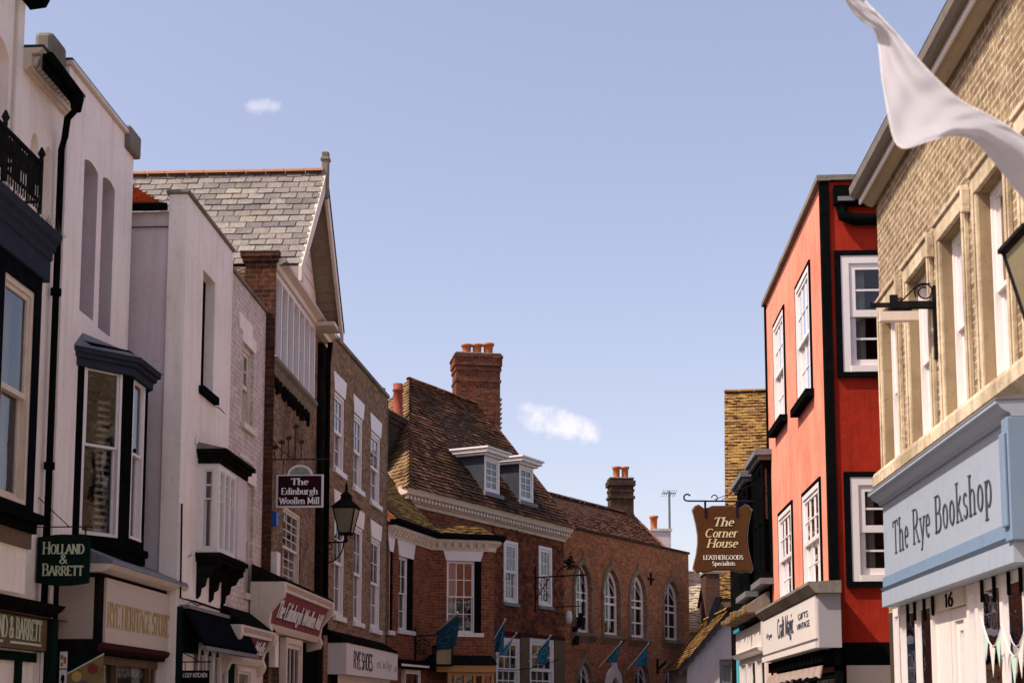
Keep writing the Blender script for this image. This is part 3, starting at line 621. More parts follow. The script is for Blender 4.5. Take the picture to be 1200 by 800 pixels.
# bay
F = L0.off(.5); bu = ux(L0, 46, 430, .5); ba = ux(L0, -95, 430, .5)
zt, zb = zx(L0, 30, 312, .5), zx(L0, 25, 600, .5)
h1 = rectpx(L0, 1, 38, 326, 588, .5); uw = h1[1]-h1[0]; h0 = (h1[0]-uw-.22, h1[0]-.22, h1[2], h1[3])
bay = MB(); wall(bay, F, ba, bu, zb, zt+.05, [h0, h1], .1); bay.poly([F.pt(bu, 0, zb), F.pt(bu, -.5, zb), F.pt(bu, -.5, zt), F.pt(bu, 0, zt)])
bay = bay.build('bay_window', NAVY, B1, flip=False)
for h in (h0, h1): sash(bay, F, *h, n=-.02, cols=1, rt=1, rb=1, m=CREAM, fw=.055, name='sash_window', curtain='drapes')
MB().sheet(L0, [(ba, zb), (bu-.04, zb), (bu-.04, zt), (ba, zt)], .012).build('bay_room_shade', ROOM_DARK, bay, flip=False)  # near-black sheet standing in for the unlit room
kz = zt
MB().prof(F, [(-.5, kz), (.03, kz), (.03, kz+.2), (.05, kz+.21), (.05, kz+.27), (.08, kz+.30), (.08, kz+.34), (.12, kz+.37), (.14, kz+.44), (-.5, kz+.5)], ba, bu+.1).build('bay_cornice', CORNICE_SKY, B1)
MB().box(F, ba, bu+.06, -.5, .09, zb-.07, zb+.01).box(F, ba, bu+.02, -.5, .03, zb-.16, zb-.072).build('bay_sill', BLACK, B1)
MB().box(F, ba, bu-.02, -.5, .0, zb-.3, zb-.162).build('bay_apron_board', BROWN_WOOD, B1)
zs = zx(L0, 30, 702, .25)
MB().box(F, ba, bu-.06, -.5, -.03, zs, zb-.302).build('bay_base', CREAM_RENDER, B1)
# balcony railing
rz = kz+.49; rt_ = zx(L0, 24, 166, .62); ra, rb_ = ba, ux(L0, 47, 230, .62)
mb = MB(); R = F.off(.12)
mb.box(R, ra, rb_, -.012, .012, rz+.08, rz+.1).box(R, ra, rb_, -.016, .016, rt_-.03, rt_).box(R, ra, rb_, -.01, .01, rt_-.16, rt_-.145)
for u_ in (rb_, ux(L0, 4, 200, .62)): mb.tube([R.pt(u_, 0, rz-.02), R.pt(u_, 0, rt_+.06)], .02).lathe(R.pt(u_, 0, rt_+.05), [(.02, 0), (.035, .03), (.01, .09)])
u_ = ra; k = 0
while u_ < rb_-.03:
    if k % 6 in (2, 3, 4):
        for s_ in (0, 1, 2):
            zc_ = rz+.2+s_*(rt_-rz-.3)/3+.05; q = (rt_-rz-.3)/7
            mb.tube([R.pt(u_+.035*math.sin(t*1.05), 0, zc_+q*math.cos(t*.55)*(1 if s_ % 2 else -1)) for t in range(9)], .006, 5)
            mb.tube([R.pt(u_+.022*math.cos(t*.8), 0, zc_+.045*math.sin(t*.8)) for t in range(9)], .006, 5)
    mb.tube([R.pt(u_, 0, rz), R.pt(u_, 0, rt_-.02)], .0085, 6)
    if k % 6 in (0, 1, 5): mb.box(R, u_, u_+.05, -.004, .004, rz+.09, rt_-.03)
    u_ += .055; k += 1
for q in range(6): mb.tube([R.pt(rb_, -.6*q/5, rz), R.pt(rb_, -.6*q/5, rt_)], .0085, 6)
mb.box(R, rb_-.014, rb_+.014, -.6, 0, rt_-.03, rt_).box(R, rb_-.01, rb_+.01, -.6, 0, rz+.08, rz+.1)
mb.build('balcony_railing', IRON, B1)
mb = MB()                                        # dry grass grown along the bay cornice
for i in range(150):
    u_ = random.uniform(bu-1.2, bu+.18); n_ = random.uniform(-.05, .16); p = F.pt(u_, n_, kz+.44); a = random.uniform(0, 6.28); h_ = random.uniform(.04, .16)
    d_ = Vector((math.cos(a), math.sin(a), 0))*h_*.6; s_ = Vector((-d_.y, d_.x, 0)).normalized()*.004
    mb.poly([p-s_, p+s_, p+d_+Vector((0, 0, h_))])
GR = paint('dry grass', (.16, .13, .06), .9, .2); tag(mb.build('dry_grass', GR, None, flip=False), 'dry grass grown along the black bay cornice below the balcony', 'grass')['kind'] = 'stuff'
# shopfront below
z0, z1 = zx(L0, 30, 760, .12), zx(L0, 30, 722, .12); uF = ux(L0, 55, 740, .12)
MB().prof(L0, [(0, zs-.12), (.14, zs-.12), (.26, zs-.05), (.3, zs), (0, zs+.05)], uS, ux(L0, 66, 715, .2)).build('shop_cornice', TIMBER, B1)
MB().box(L0, uS, ux(L0, 66, 740), 0, .16, z1+.02, zs-.122).build('shop_frieze', BROWN_WOOD, B1)
us_ = ux(L0, 66, 740, .15)
MB().box(L0, uF+.02, us_, 0, .17, .12, z1+.018).build('pilaster', GREEN_BLACK, B1)
uA_ = ux(L0, 50, 740, .14); uB_ = ux(L0, 0, 740, .14); u0_ = uA_-(uA_-uB_)*17/11.6
sg = thing('shop_fascia_sign', 'long dark fascia board with pale green serif capitals over the far left shop', 'sign', L0.pt(uA_, .1, z0))
MB().box(L0, u0_-.3, uF, 0, .12, z0, z1).build('board', BROWN_WOOD, sg)
zc_ = z0+(z1-z0)*.3
letters(MB(), L0, 'HOLLAND & BARRETT', u0_, uA_, zc_, (z1-z0)*.62, .123, 1, .2, .06).build('lettering', SAGE, sg)
MB().box(L0, u0_, uB_+.1, .122, .13, z0+(z1-z0)*.13, z0+(z1-z0)*.2).box(L0, uB_+.28, uA_, .122, .13, z0+(z1-z0)*.13, z0+(z1-z0)*.2).build('underline', SAGE, sg)
def shopwin(root, fr, edges, z0, z1, n, m, post=.07, transom=None, riser=.6, name='shop_window', dep=.1):
    """row of shop panes between posts; edges are the post centres along the wall"""
    mb = MB(); pn = MB()
    for e_ in edges: mb.box(fr, e_-post/2, e_+post/2, n-dep, n, .12, z1)
    a, b = min(edges), max(edges); mb.box(fr, a, b, n-dep*.9, n-.005, z1-.09, z1-.002).box(fr, a, b, n-dep*.9, n-.004, .121, riser)
    if transom: mb.box(fr, a, b, n-.08, n-.02, transom-.025, transom+.025)
    o = mb.build(name, m, root)
    pn.sheet(fr, [(a, riser), (b, riser), (b, z1-.08), (a, z1-.08)], n-dep*.6).build('pane', GLASS, o, flip=False); return o
shopwin(B1, L0, [ux(L0, x, 790, .02) for x in (-75, -20, 21, 52)], .3, z0-.02, .04, GREEN_BLACK, .11)
MB().box(L0, uF-.02, uF+.01, .0, .1, .12, z0-.01).build('shopfront_edge', SHOP_WHITE, B1)
# hanging sign
cu = ux(L0, 42, 655); K = L0.cross(cu)
hs_ = thing('hanging_sign', 'dark green projecting board with curved edges and pale green capitals beside the black drainpipe', 'sign', K.pt(.3, 0, 2.6))
a, b = K.u(44, 655), K.u(105, 655); zt_, zb_ = K.z(75, 626), K.z(75, 686)
out_ = [(a+(b-a)*i/12, zt_-.03*(2*i/12-1)**2) for i in range(13)]+[(b-(b-a)*i/12, zb_+.03*(2*i/12-1)**2) for i in range(13)]
bd = MB().face(K, out_, -.02, .02).build('board', GREEN_BLACK, hs_)
cx = (a+b)/2; hh = zt_-zb_
letters(MB(), K, 'Holland', cx-.205, cx+.215, zb_+hh*.62, .115, .022, 1, .17, .06, small=.8).build('lettering', SAGE, hs_)
letters(MB(), K, '&', cx-.03, cx+.05, zb_+hh*.43, .085, .022, 1, .17, .07).build('lettering', SAGE, hs_)
letters(MB(), K, 'Barrett', cx-.20, cx+.21, zb_+hh*.20, .115, .022, 1, .17, .06, small=.8).build('lettering', SAGE, hs_)
rz_ = K.z(75, 617)
MB().tube([K.pt(0, 0, rz_), K.pt(b+.02, 0, rz_)], .007).tube([K.pt(a+.05, 0, rz_), K.pt(a+.05, 0, zt_-.03)], .008).tube([K.pt(b-.05, 0, rz_), K.pt(b-.05, 0, zt_-.03)], .008)\
    .tube([K.pt(0, 0, rz_+.3), K.pt(b*.6, 0, rz_)], .005).build('bracket', IRON, hs_)
# ================================================================ left row 2: white building with blind windows and black bay
uE2 = ux(L0, 152, 330); uS2 = ux(L0, 76, 230)
B2 = thing('white_blind_window_building', 'white rendered building with two tall blocked up window recesses above a black bay', 'building', L0.pt((uS2+uE2)/2, 0, 0))
zp = zx(L0, 118, 122)
blind = MB()
hs = [(ux(L0, 95.5, 290), ux(L0, 112, 290), zx(L0, 104, 372), zx(L0, 104, 187), {'arch': 'seg', 'rise': .05, 'niche': 1, 'rev': .19, 'into': blind}),
      (ux(L0, 117.5, 300), ux(L0, 132, 300), zx(L0, 125, 392), zx(L0, 125, 208), {'arch': 'seg', 'rise': .05, 'niche': 1, 'rev': .19, 'into': blind})]
body(B2, L0, uS2+.005, uE2, zp, 6, hs, WHITE_RENDER)
blind.build('blind_recess', render_wall('shaded blind recess', (.50, .42, .43), (.40, .33, .33), .3), B2, flip=False)  # darker grey paints in the shadow of the recesses
MB().box(L0, uS2-.02, uE2+.03, -.35, .05, zp+.003, zp+.055).build('parapet_coping', CREAM, B2, bevel=.01)
MB().box(L0, uS2-.02, uE2+.02, -.36, .035, zp+.057, zp+.08).build('coping_flashing', DARK_LEAD, B2)
MB().box(L0, ux(L0, 146, 165), ux(L0, 159, 165)+.02, -.4, .07, zp-.16, zp+.12).build('coping_end_stone', CAP_STONE, B2, bevel=.03)
MB().box(L0, ux(L0, 63, 75), ux(L0, 81, 75), -.22, -.02, zx(L0, 78, 95), zx(L0, 78, 53)).build('chimney_stub', CAP_STONE, B2, bevel=.05)
# canted bay
nb = .40; Fb = L0.off(nb); uA = ux(L0, 88, 520); uB = ux(L0, 149, 520, nb); uC = ux(L0, 172, 520, nb); uD = uC+(uB-uA)
zt = zx(L0, 150, 430, nb); zb = zx(L0, 150, 640, nb)
pa, pb = L0.pt(uA, 0, 0), L0.pt(uB, nb, 0); d = (pb-pa); FC = Fr((pa.x, pa.y), (d.x, d.y), (d.y, -d.x)); Lc = Vector((d.x, d.y)).length
hc = rectpx(FC, 96, 141, 430, 628); hf = rectpx(L0, 154, 168, 444, 634, nb); hf = (hf[0], hf[1], hf[2], hf[3])
bay = MB(); wall(bay, FC, 0, Lc, zb, zt+.2, [hc], .08); wall(bay, Fb, uB, uC, zb, zt+.2, [hf], .08)
bay.poly([L0.pt(uC, nb, zb), L0.pt(uD, 0, zb), L0.pt(uD, 0, zt+.2), L0.pt(uC, nb, zt+.2)]); bay = bay.build('bay_window', BLACK, B2, flip=False)
sash(bay, FC, *hc, n=-.0, cols=1, rt=1, rb=1, m=WHITE, fw=.03, name='sash_window', curtain='slats_r', split=.53)
sash(bay, Fb, *hf, n=-.0, cols=1, rt=1, rb=1, m=WHITE, fw=.035, name='sash_window', curtain='slats', split=.53)
MB().sheet(L0, [(uA+.01, zb), (uD-.01, zb), (uD-.01, zt+.1), (uA+.01, zt+.1)], .012).build('bay_room_shade', ROOM_DARK, bay, flip=False)  # dark sheet in place of the unlit room behind the bay
MB().plan(L0, [(uA-.02, -.3), (uA, 0), (uB, nb-.03), (uC, nb-.03), (uD, 0), (uD, -.3)], zb+.01, zb+.02).build('bay_floor', DARKROOM, B2)
zk = zx(L0, 160, 421, nb+.1)
def bayring(o_, za, zb_): return [(uA-o_, 0), (uB-o_*.4, nb+o_), (uC+o_*.4, nb+o_), (uD+o_, 0)]
MB().plan(L0, bayring(.05, 0, 0), zk-.17, zk-.08).plan(L0, bayring(.09, 0, 0), zk-.079, zk-.03).plan(L0, bayring(.13, 0, 0), zk-.029, zk+.02).build('bay_cornice', CORNICE_SKY, B2)
MB().solid([L0.pt(u, n, zk+.022) for u, n in bayring(.15, 0, 0)], [L0.pt(u, n, zk+.1+.12*(1-n/(nb+.15))) for u, n in [(uA+.1, 0), (uB+.02, nb*.6), (uC-.02, nb*.6), (uD-.1, 0)]]).build('bay_roof', LEAD, B2)
MB().plan(L0, bayring(.05, 0, 0), zb-.07, zb+.005).plan(L0, bayring(.02, 0, 0), zb-.16, zb-.072).build('bay_sill', BLACK, B2)
# shop
ns = .5; Fs = L0.off(ns); us0 = ux(L0, 118, 720, ns); us1 = ux(L0, 206, 720, ns)
zt = zx(L0, 160, 682, ns); zf = zx(L0, 160, 760, ns)
sh = MB().box(L0, us0, us1, -.02, ns-.02, zf-.1, zt); sh.build('shop_fascia_box', TIMBER, B2)
K2 = L0.cross(us0, 0); K2o = K2.off(.004)
MB().box(K2, K2.u(69, 710), K2.u(110, 710), .001, .012, K2.z(90, 748), K2.z(90, 676)).build('side_panel', TAUPE, B2)
MB().prof(L0, [(0, zt), (ns+.02, zt), (ns+.1, zt+.03), (ns+.14, zt+.08), (0, zt+.1)], us0-.1, us1+.05).build('shop_cornice', CREAM, B2)
MB().prof(L0, [(0, zt+.102), (ns+.14, zt+.084), (ns+.12, zt+.13), (.02, zt+.38), (0, zt+.38)], us0-.08, us1+.04).build('shop_roof', LEAD, B2)
sp0, sp1 = ux(L0, 123, 720, ns), ux(L0, 202.5, 720, ns); spt, spb = zx(L0, 162, 687, ns), zx(L0, 162, 758, ns)
sg = thing('shop_fascia_sign', 'plain pinkish fascia panel with tall worn gold capitals below the black canted bay', 'sign', L0.pt(sp0, ns, spb))
MB().box(L0, sp0, sp1, ns-.018, ns+.01, spb, spt).build('board', BEIGE, sg)
lg = zx(L0, 163, 740, ns); lt = zx(L0, 163, 714, ns)
letters(MB(), L0, 'RYE HERITAGE STORES', ux(L0, 125, 720, ns), ux(L0, 200, 720, ns), lg, lt-lg, ns+.011, 1, .17, .06).build('lettering', GOLD, sg)
MB().prof(L0, [(ns-.02, spb-.012), (ns+.04, spb-.012), (ns+.03, spb-.06), (ns-.02, spb-.09)], us0, us1).build('fascia_moulding', MAROON_PAINT, B2)
shopwin(B2, L0, [ux(L0, x, 785, .4) for x in (121, 137, 176, 195, 206)], .3, zf-.1, .4, BROWN_WOOD, .06)
MB().box(L0, us0-.02, us0+.05, .0, .44, .12, zf-.102).build('shop_side', GREEN_BLACK, B2)
pw0, pw1, pz0, pz1 = rectpx(L0, 139, 175, 768, 795, .36)
ps = thing('window_poster', 'small poster of a teal cooking pot over grey lettering inside the gold lettered shop', 'poster', L0.pt(pw0, .3, pz0))
MB().box(L0, pw0, pw1, .30, .31, pz0, pz1).build('board', OAK, ps)
MB().box(L0, pw0, pw1, .311, .314, pz0, pz0+(pz1-pz0)*.36).build('band', LEAD, ps)
letters(MB(), L0, 'KITCHEN SHOP', pw0+.05, pw1-.05, pz0+.03, .07, .315, 1, .14, .08, serif=False).build('lettering', LETTER_WHITE, ps)
pc = (pw0+pw1)/2; MB().face(L0, [(pc-.05, pz0+(pz1-pz0)*.38), (pc+.05, pz0+(pz1-pz0)*.38), (pc+.07, pz0+(pz1-pz0)*.62), (pc+.06, pz0+(pz1-pz0)*.8), (pc, pz0+(pz1-pz0)*.95), (pc-.06, pz0+(pz1-pz0)*.8), (pc-.07, pz0+(pz1-pz0)*.62)], .312, .318).build('pot_picture', LIGHT_BLUE, ps)
# floral banner and notices hung from the side of that shop
Kp = L0.cross(us0-.25)
fl = thing('floral_banner', 'slanting banner printed with a red flower hung under the taupe panel at far left', 'banner', Kp.pt(.2, 0, 1.6))
A_, B_ = Kp.px(79, 789), Kp.px(121, 766); C_, D_ = Kp.px(120, 822), Kp.px(79, 822)
MB().face(Kp, [A_, B_, C_, D_], -.004, .004).build('cloth', paint('banner olive print', (.20, .15, .06), .8, .6, (.05, .04, .03), 9), fl)
MB().tube([Kp.pt(A_[0], .01, A_[1]), Kp.pt(B_[0]+.01, .01, B_[1]+.004)], .008).build('rod', CREAM, fl)
for (x, y, r, m_) in ((109, 783, .052, SIGN_RED), (90, 792, .05, GOLD), (98, 801, .04, paint('mauve print', (.12, .07, .12), .8, .2))):
    q = Kp.px(x, y); MB().face(Kp, [(q[0]+r*math.cos(t*.52)*(1+.12*(t % 2)), q[1]+r*math.sin(t*.52)*(1+.12*(t % 2))) for t in range(12)], .005, .008+.001*r).build('flower_print', m_, fl)
for i, (ya, yb, lab) in enumerate(((763, 783, 'upper small notice with orange blocks on the black post by the floral banner'), (784, 806, 'lower small notice with a dark drawing on the post by the floral banner'))):
    a, b = Kp.u(70, 780), Kp.u(78.5, 780); z0_, z1_ = Kp.z(74, yb), Kp.z(74, ya)
    nb_ = thing('notice', lab, 'notice', Kp.pt(a, 0, z0_), 'small notices on the black post')
    MB().box(Kp, a, b, -.005, .005, z0_+.004, z1_).build('board', SHOP_WHITE, nb_)
    if i == 0:
        for (fa, fb, fc, fd) in ((.1, .5, .55, .8), (.55, .9, .3, .7), (.15, .45, .15, .35)): MB().box(Kp, a+(b-a)*fa, a+(b-a)*fb, .0052, .007, z0_+(z1_-z0_)*fc, z0_+(z1_-z0_)*fd).build('print', ORANGE_POT, nb_)
    else: MB().face(Kp, [(a+(b-a)*(.5+.28*math.cos(t)), z0_+(z1_-z0_)*(.5+.25*math.sin(t))) for t in (0, .7, 1.5, 2.3, 3.1, 4, 4.7, 5.5)], .0052, .007).build('print', BLACK, nb_)
# ================================================================ left row 3: white building with the oriel, standing forward
u3a = ux(L1, 214, 440); u3b = ux(L1, 270.5, 420); z3 = zx(L1, 242, 256)
B3 = thing('white_oriel_building', 'white rendered building standing forward with a small white oriel on black brackets', 'building', L1.pt((u3a+u3b)/2, 0, 0))
hw = rectpx(L1, 236.5, 251, 322, 460); hw = (*hw, {'rev': .2})
pier = .27
uRa = ux(L1, 231, 595); nO = .27
mb = MB(); wall(mb, L1, u3a, u3b, 0, z3, [hw], .2)
side = L1.inv(u3a)                        # return wall facing up the street
ps_ = -side.u(192, 300); 
mb.sheet(side, [(0, 0), (.225, 0), (.225, z3), (0, z3)], 0)
mb.build('wall', CREAM_RENDER, B3, flip=False)
zl = side.z(172, 247)
mb = MB(); mb.sheet(side, [(.225, 0), (5, 0), (5, zl), (.225, zl)], -.04); mb.poly([side.pt(.225, 0, 0), side.pt(.225, -.04, 0), side.pt(.225, -.04, z3), side.pt(.225, 0, z3)])
mb.sheet(side, [(.225, zl), (.226, zl), (.226, z3), (.225, z3)], -.04)
mb.poly([L1.pt(u3a, -.225, zl-.2), L1.pt(u3b, -.225, zl-.2), L1.pt(u3b, -.225, z3), L1.pt(u3a, -.225, z3)])
mb.poly([L1.pt(u3a, 0, z3), L1.pt(u3b, 0, z3), L1.pt(u3b, -.225, z3), L1.pt(u3a, -.225, z3)])
mb.build('side_wall', GREY_RENDER, B3, flip=False)  # return wall's shade is painted in by the greyer render
MB().box(L1, u3a-.03, u3b, -.26, .035, z3+.003, z3+.05).build('parapet_coping', CAP_STONE, B3, bevel=.012)
MB().tube([side.pt(.24, .05, zl+.03), side.pt(1.2, .05, zl+.03)], .05, 10).build('gutter', BLACK, B3, True)
ed = [side.pt(.26, .02, zl+.06), side.pt(3.2, .02, zl+.06), side.pt(3.2, -1.2, zl+.95), side.pt(1.35, -1.2, zl+.95)]
tile_roof(B3, ed, PAN_T, .24, .11, .05, name='pantile_roof', jit=.1)
def crack(pts, n=.0015):
    mbk = MB(); q = [L1.px(*p) for p in pts]; w_ = [random.uniform(.004, .013) for _ in q]; w_[0] = w_[-1] = .002
    for (a, b, wa, wb) in zip(q, q[1:], w_, w_[1:]): mbk.poly([L1.pt(a[0], n, a[1]-wa), L1.pt(b[0], n, b[1]-wb), L1.pt(b[0], n, b[1]+wb), L1.pt(a[0], n, a[1]+wa)])
    mbk.build('render_crack', CAP_STONE, B3, flip=False)
crack([(238, 463), (243, 468), (247, 471), (252, 476), (257, 478), (261, 482), (265, 486)])
crack([(229, 505), (230, 511), (228, 517), (231, 523), (231, 530)])
crack([(222, 657), (221, 652), (224, 648), (223, 644)]); crack([(219, 653), (222, 651), (226, 649)])
crack([(217, 708), (224, 705), (231, 709), (240, 707), (249, 712), (258, 713), (267, 718)])
wi = sash(B3, L1, *hw[:4], n=-.13, cols=1, rt=1, rb=1, m=BLACK, fw=.05)
MB().box(L1, hw[0]-.08, hw[1]+.08, -.02, .07, hw[2]-.1, hw[2]-.003).build('sill', NAVY, wi)
# oriel
uB, uC, uX = ux(L1, 256, 600, nO), ux(L1, 276, 600, nO), ux(L1, 287, 600, nO)
Fo = L1.off(nO); KO = L1.cross(uB)
zt, zb = zx(L1, 258, 546, nO), zx(L1, 262, 650, nO)
ori = MB(); sh_ = rectpx(KO, 236.5, 250, 545, 660); sh_ = (sh_[0], sh_[1], zb+.06, zt-.03)
wall(ori, KO, 0, nO, zb, zt+.03, [sh_], .06)
nf = 3; wf = (uC-uB); fh = [(uB+.05+(wf-.06)*i/nf+.02, uB+.05+(wf-.06)*(i+1)/nf-.02, zb+.06, zt-.05) for i in range(nf)]
wall(ori, Fo, uB, uX, zb, zt+.03, fh, .06); ori.poly([Fo.pt(uX, 0, zb), L1.pt(uX, 0, zb), L1.pt(uX, 0, zt), Fo.pt(uX, 0, zt)])
ori = ori.build('oriel_window', WHITE, B3, flip=False)
sash(ori, KO, *sh_, n=-.01, cols=1, rt=2, rb=1, m=WHITE, fw=.02, bar=.02, name='side_light', curtain='left', split=.62)
for h in fh: sash(ori, Fo, *h, n=-.01, cols=2, rt=3, rb=1, m=WHITE, fw=.014, bar=.012, name='front_light', split=.62, curtain=None)
MB().sheet(L1, [(uB+.02, zb), (uX-.02, zb), (uX-.02, zt), (uB+.02, zt)], .012).build('oriel_room_shade', ROOM_DARK, ori, flip=False)  # dark sheet in place of the room's shade behind the oriel
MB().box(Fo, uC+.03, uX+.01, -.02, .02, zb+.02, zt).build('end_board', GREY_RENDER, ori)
def ok(o_, za, zc): return [(uB-o_, -.0), (uB-o_, nO+o_), (uX+o_, nO+o_), (uX+o_, -.0)]
MB().plan(L1, ok(.03, 0, 0), zt+.031, zt+.1).plan(L1, ok(.07, 0, 0), zt+.101, zt+.15).plan(L1, ok(.11, 0, 0), zt+.151, zt+.2).build('oriel_cornice', TIMBER, B3)
MB().solid([L1.pt(u, n, zt+.202) for u, n in ok(.12, 0, 0)], [L1.pt(u, n, zt+.3 if n < .1 else zt+.23) for u, n in ok(.04, 0, 0)]).build('oriel_roof', CAP_STONE, B3)
MB().plan(L1, ok(.05, 0, 0), zb-.06, zb-.002).plan(L1, ok(.02, 0, 0), zb-.11, zb-.062).build('oriel_sill', TIMBER, B3)
for i in range(3):
    u_ = uB+.03+(uX-uB-.15)*i/2; zz = zb-.112
    pr = [(0, zz), (nO+.01, zz), (nO+.01, zz-.07), (nO-.05, zz-.1), (nO-.09, zz-.18), (nO-.15, zz-.2), (.1, zz-.3), (.05, zz-.33), (.04, zz-.42), (0, zz-.46)]
    MB().prof(L1, pr, u_, u_+.09).build('bracket', TIMBER, B3)
# canopy over the cafe front
zc_ = zx(L1, 240, 722, .05); za_ = zx(L1, 240, 752, .5)
cu0, cu1 = ux(L1, 218, 722, .1), ux(L1, 283, 725, .1)
cafe = thing('shop_canopy', 'dark glossy sloping canopy over the shop under the small oriel', 'canopy', L1.pt(cu0, 0, za_))
tilt = [(.08, zc_), (.12, zc_+.03), (.34, za_+.03), (.32, za_-.01)]
MB().prof(L1, tilt, cu0, cu1).build('panel', NAVY, cafe)
MB().box(L1, cu0, cu1, .02, .14, zc_+.032, zc_+.075).box(L1, cu0-.01, cu1+.01, .30, .36, za_-.06, za_-.012).build('rail', LEAD, cafe)
MB().box(L1, ux(L1, 207, 750)-.02, cu0+.05, 0, .06, 0.12, zc_+.05).build('shop_pilaster', GREEN_BLACK, B3)
MB().box(L1, cu0+.05, cu1, 0, .05, za_-.08, zc_+.03).build('shop_fascia', GREEN_BLACK, B3)
sw0, sw1 = ux(L1, 227, 780), ux(L1, 262, 780); zz = zx(L1, 245, 755)
shp = MB(); hs = []
W_ = (sw1-sw0)/4
for i in range(4): hs.append((sw0+W_*i+.02, sw0+W_*(i+1)-.02, .7, zz-.03, {'arch': 'pointed', 'rise': .42}))
wall(shp, L1.off(.06), sw0-.02, sw1+.02, .6, zz, hs, .05); shp = shp.build('gothic_shop_window', SHOP_WHITE, B3, flip=False)
MB().sheet(L1, [(sw0, .7), (sw1, .7), (sw1, zz-.03), (sw0, zz-.03)], .02).build('pane', GLASS, shp, flip=False)
MB().sheet(L1, [(sw0, .12), (sw1, .12), (sw1, zz), (sw0, zz)], .004).build('shop_window_lining', GREY_RENDER, B3, flip=False)
MB().box(L1, sw1+.03, ux(L1, 270, 780), 0, .06, .12, za_-.09).build('shop_pilaster', GREEN_BLACK, B3)
K3 = L1.cross(ux(L1, 209, 790)); a, b = K3.u(213, 790), K3.u(245, 790)
ck = thing('hanging_sign', 'small square black board with plain white capitals hanging below the dark canopy', 'sign', K3.pt(a, 0, 1.6))
MB().box(K3, a, b, -.012, .012, K3.z(230, 818), K3.z(230, 785)).build('board', BLACK, ck)
letters(MB(), K3, 'COZY KITCHEN', a+.02, b-.02, K3.z(230, 793), .05, .0125, 1, .16, .09, serif=False).build('lettering', LETTER_WHITE, ck)
MB().tube([K3.pt((a+b)/2-.04+.03*t, .014, K3.z(230, 803)+[0, .02, .015, .04][t]-.03) for t in range(4)], .008, 6).build('spoon_mark', LETTER_WHITE, ck)
zz = K3.z(230, 775)
MB().tube([K3.pt(0, 0, zz), K3.pt(b+.02, 0, zz)], .008).tube([K3.pt(0, 0, zz+.14), K3.pt(b*.7, 0, zz)], .006).tube([K3.pt(b-.05, 0, zz), K3.pt(b-.05, 0, zz-.1)], .005).tube([K3.pt(a+.04, 0, zz), K3.pt(a+.04, 0, zz-.1)], .005).build('bracket', IRON, ck)
mb = MB(); pts = [L1.pt(u3a+.05, .02, 4.1), L1.pt(u3a+.06, .03, zx(L1, 218, 703)), L1.pt(ux(L1, 226, 704), .02, zx(L1, 226, 704)), L1.pt(ux(L1, 262, 715), .02, zx(L1, 262, 716)), L1.pt(ux(L1, 300, 735), .02, zx(L1, 300, 730))]
mb.tube(pts, .012, 6); tag(mb.build('wall_cable', BLACK, None), 'thin dark cable sagging across the white fronts above the canopy', 'cable')
# ================================================================ left row 4: white painted brick building
u4b = ux(L1, 309.5, 560); z4 = zx(L1, 293, 342)
B4 = thing('white_brick_building', 'narrow white painted brick house with two plain sash windows beside the oriel building', 'building', L1.pt((u3b+u4b)/2, 0, 0))
L4 = L1.off(-.02)
ha = (*rectpx(L4, 284.5, 297, 406, 500), {'rev': .1}); hb = (*rectpx(L4, 287.5, 296.5, 566, 696), {'rev': .1})
body(B4, L4, u3b+.004, u4b, z4, .3, [ha, hb], PAINT_BRICK)
MB().box(L4, u3b+.002, u4b+.02, -.33, .04, z4+.003, z4+.05).build('parapet_coping', CAP_STONE, B4, bevel=.01)
for h, c_ in ((ha, 'shade'), (hb, 'net')):
    o = sash(B4, L4, *h[:4], n=-.05, cols=2, rt=2, rb=2, m=CREAM, fw=.07, bar=.02, curtain=c_)
    MB().box(L4, h[0]-.06, h[1]+.06, -.04, .05, h[2]-.09, h[2]-.003).build('sill', CREAM, o)
    MB().box(L4, h[0]-.1, h[1]+.1, 0.001, .012, h[3]+.0, h[3]+.2).build('lintel', CREAM_RENDER, o)
MB().box(L4, ux(L1, 282, 375), ux(L1, 297, 380), .001, .014, zx(L1, 290, 392), zx(L1, 290, 374)).build('blank_panel', CREAM_RENDER, B4)
MB().box(L4, ux(L1, 281, 550), ux(L1, 298, 550), .001, .02, zx(L1, 290, 540), zx(L1, 290, 536)).build('string_moulding', CREAM, B4)
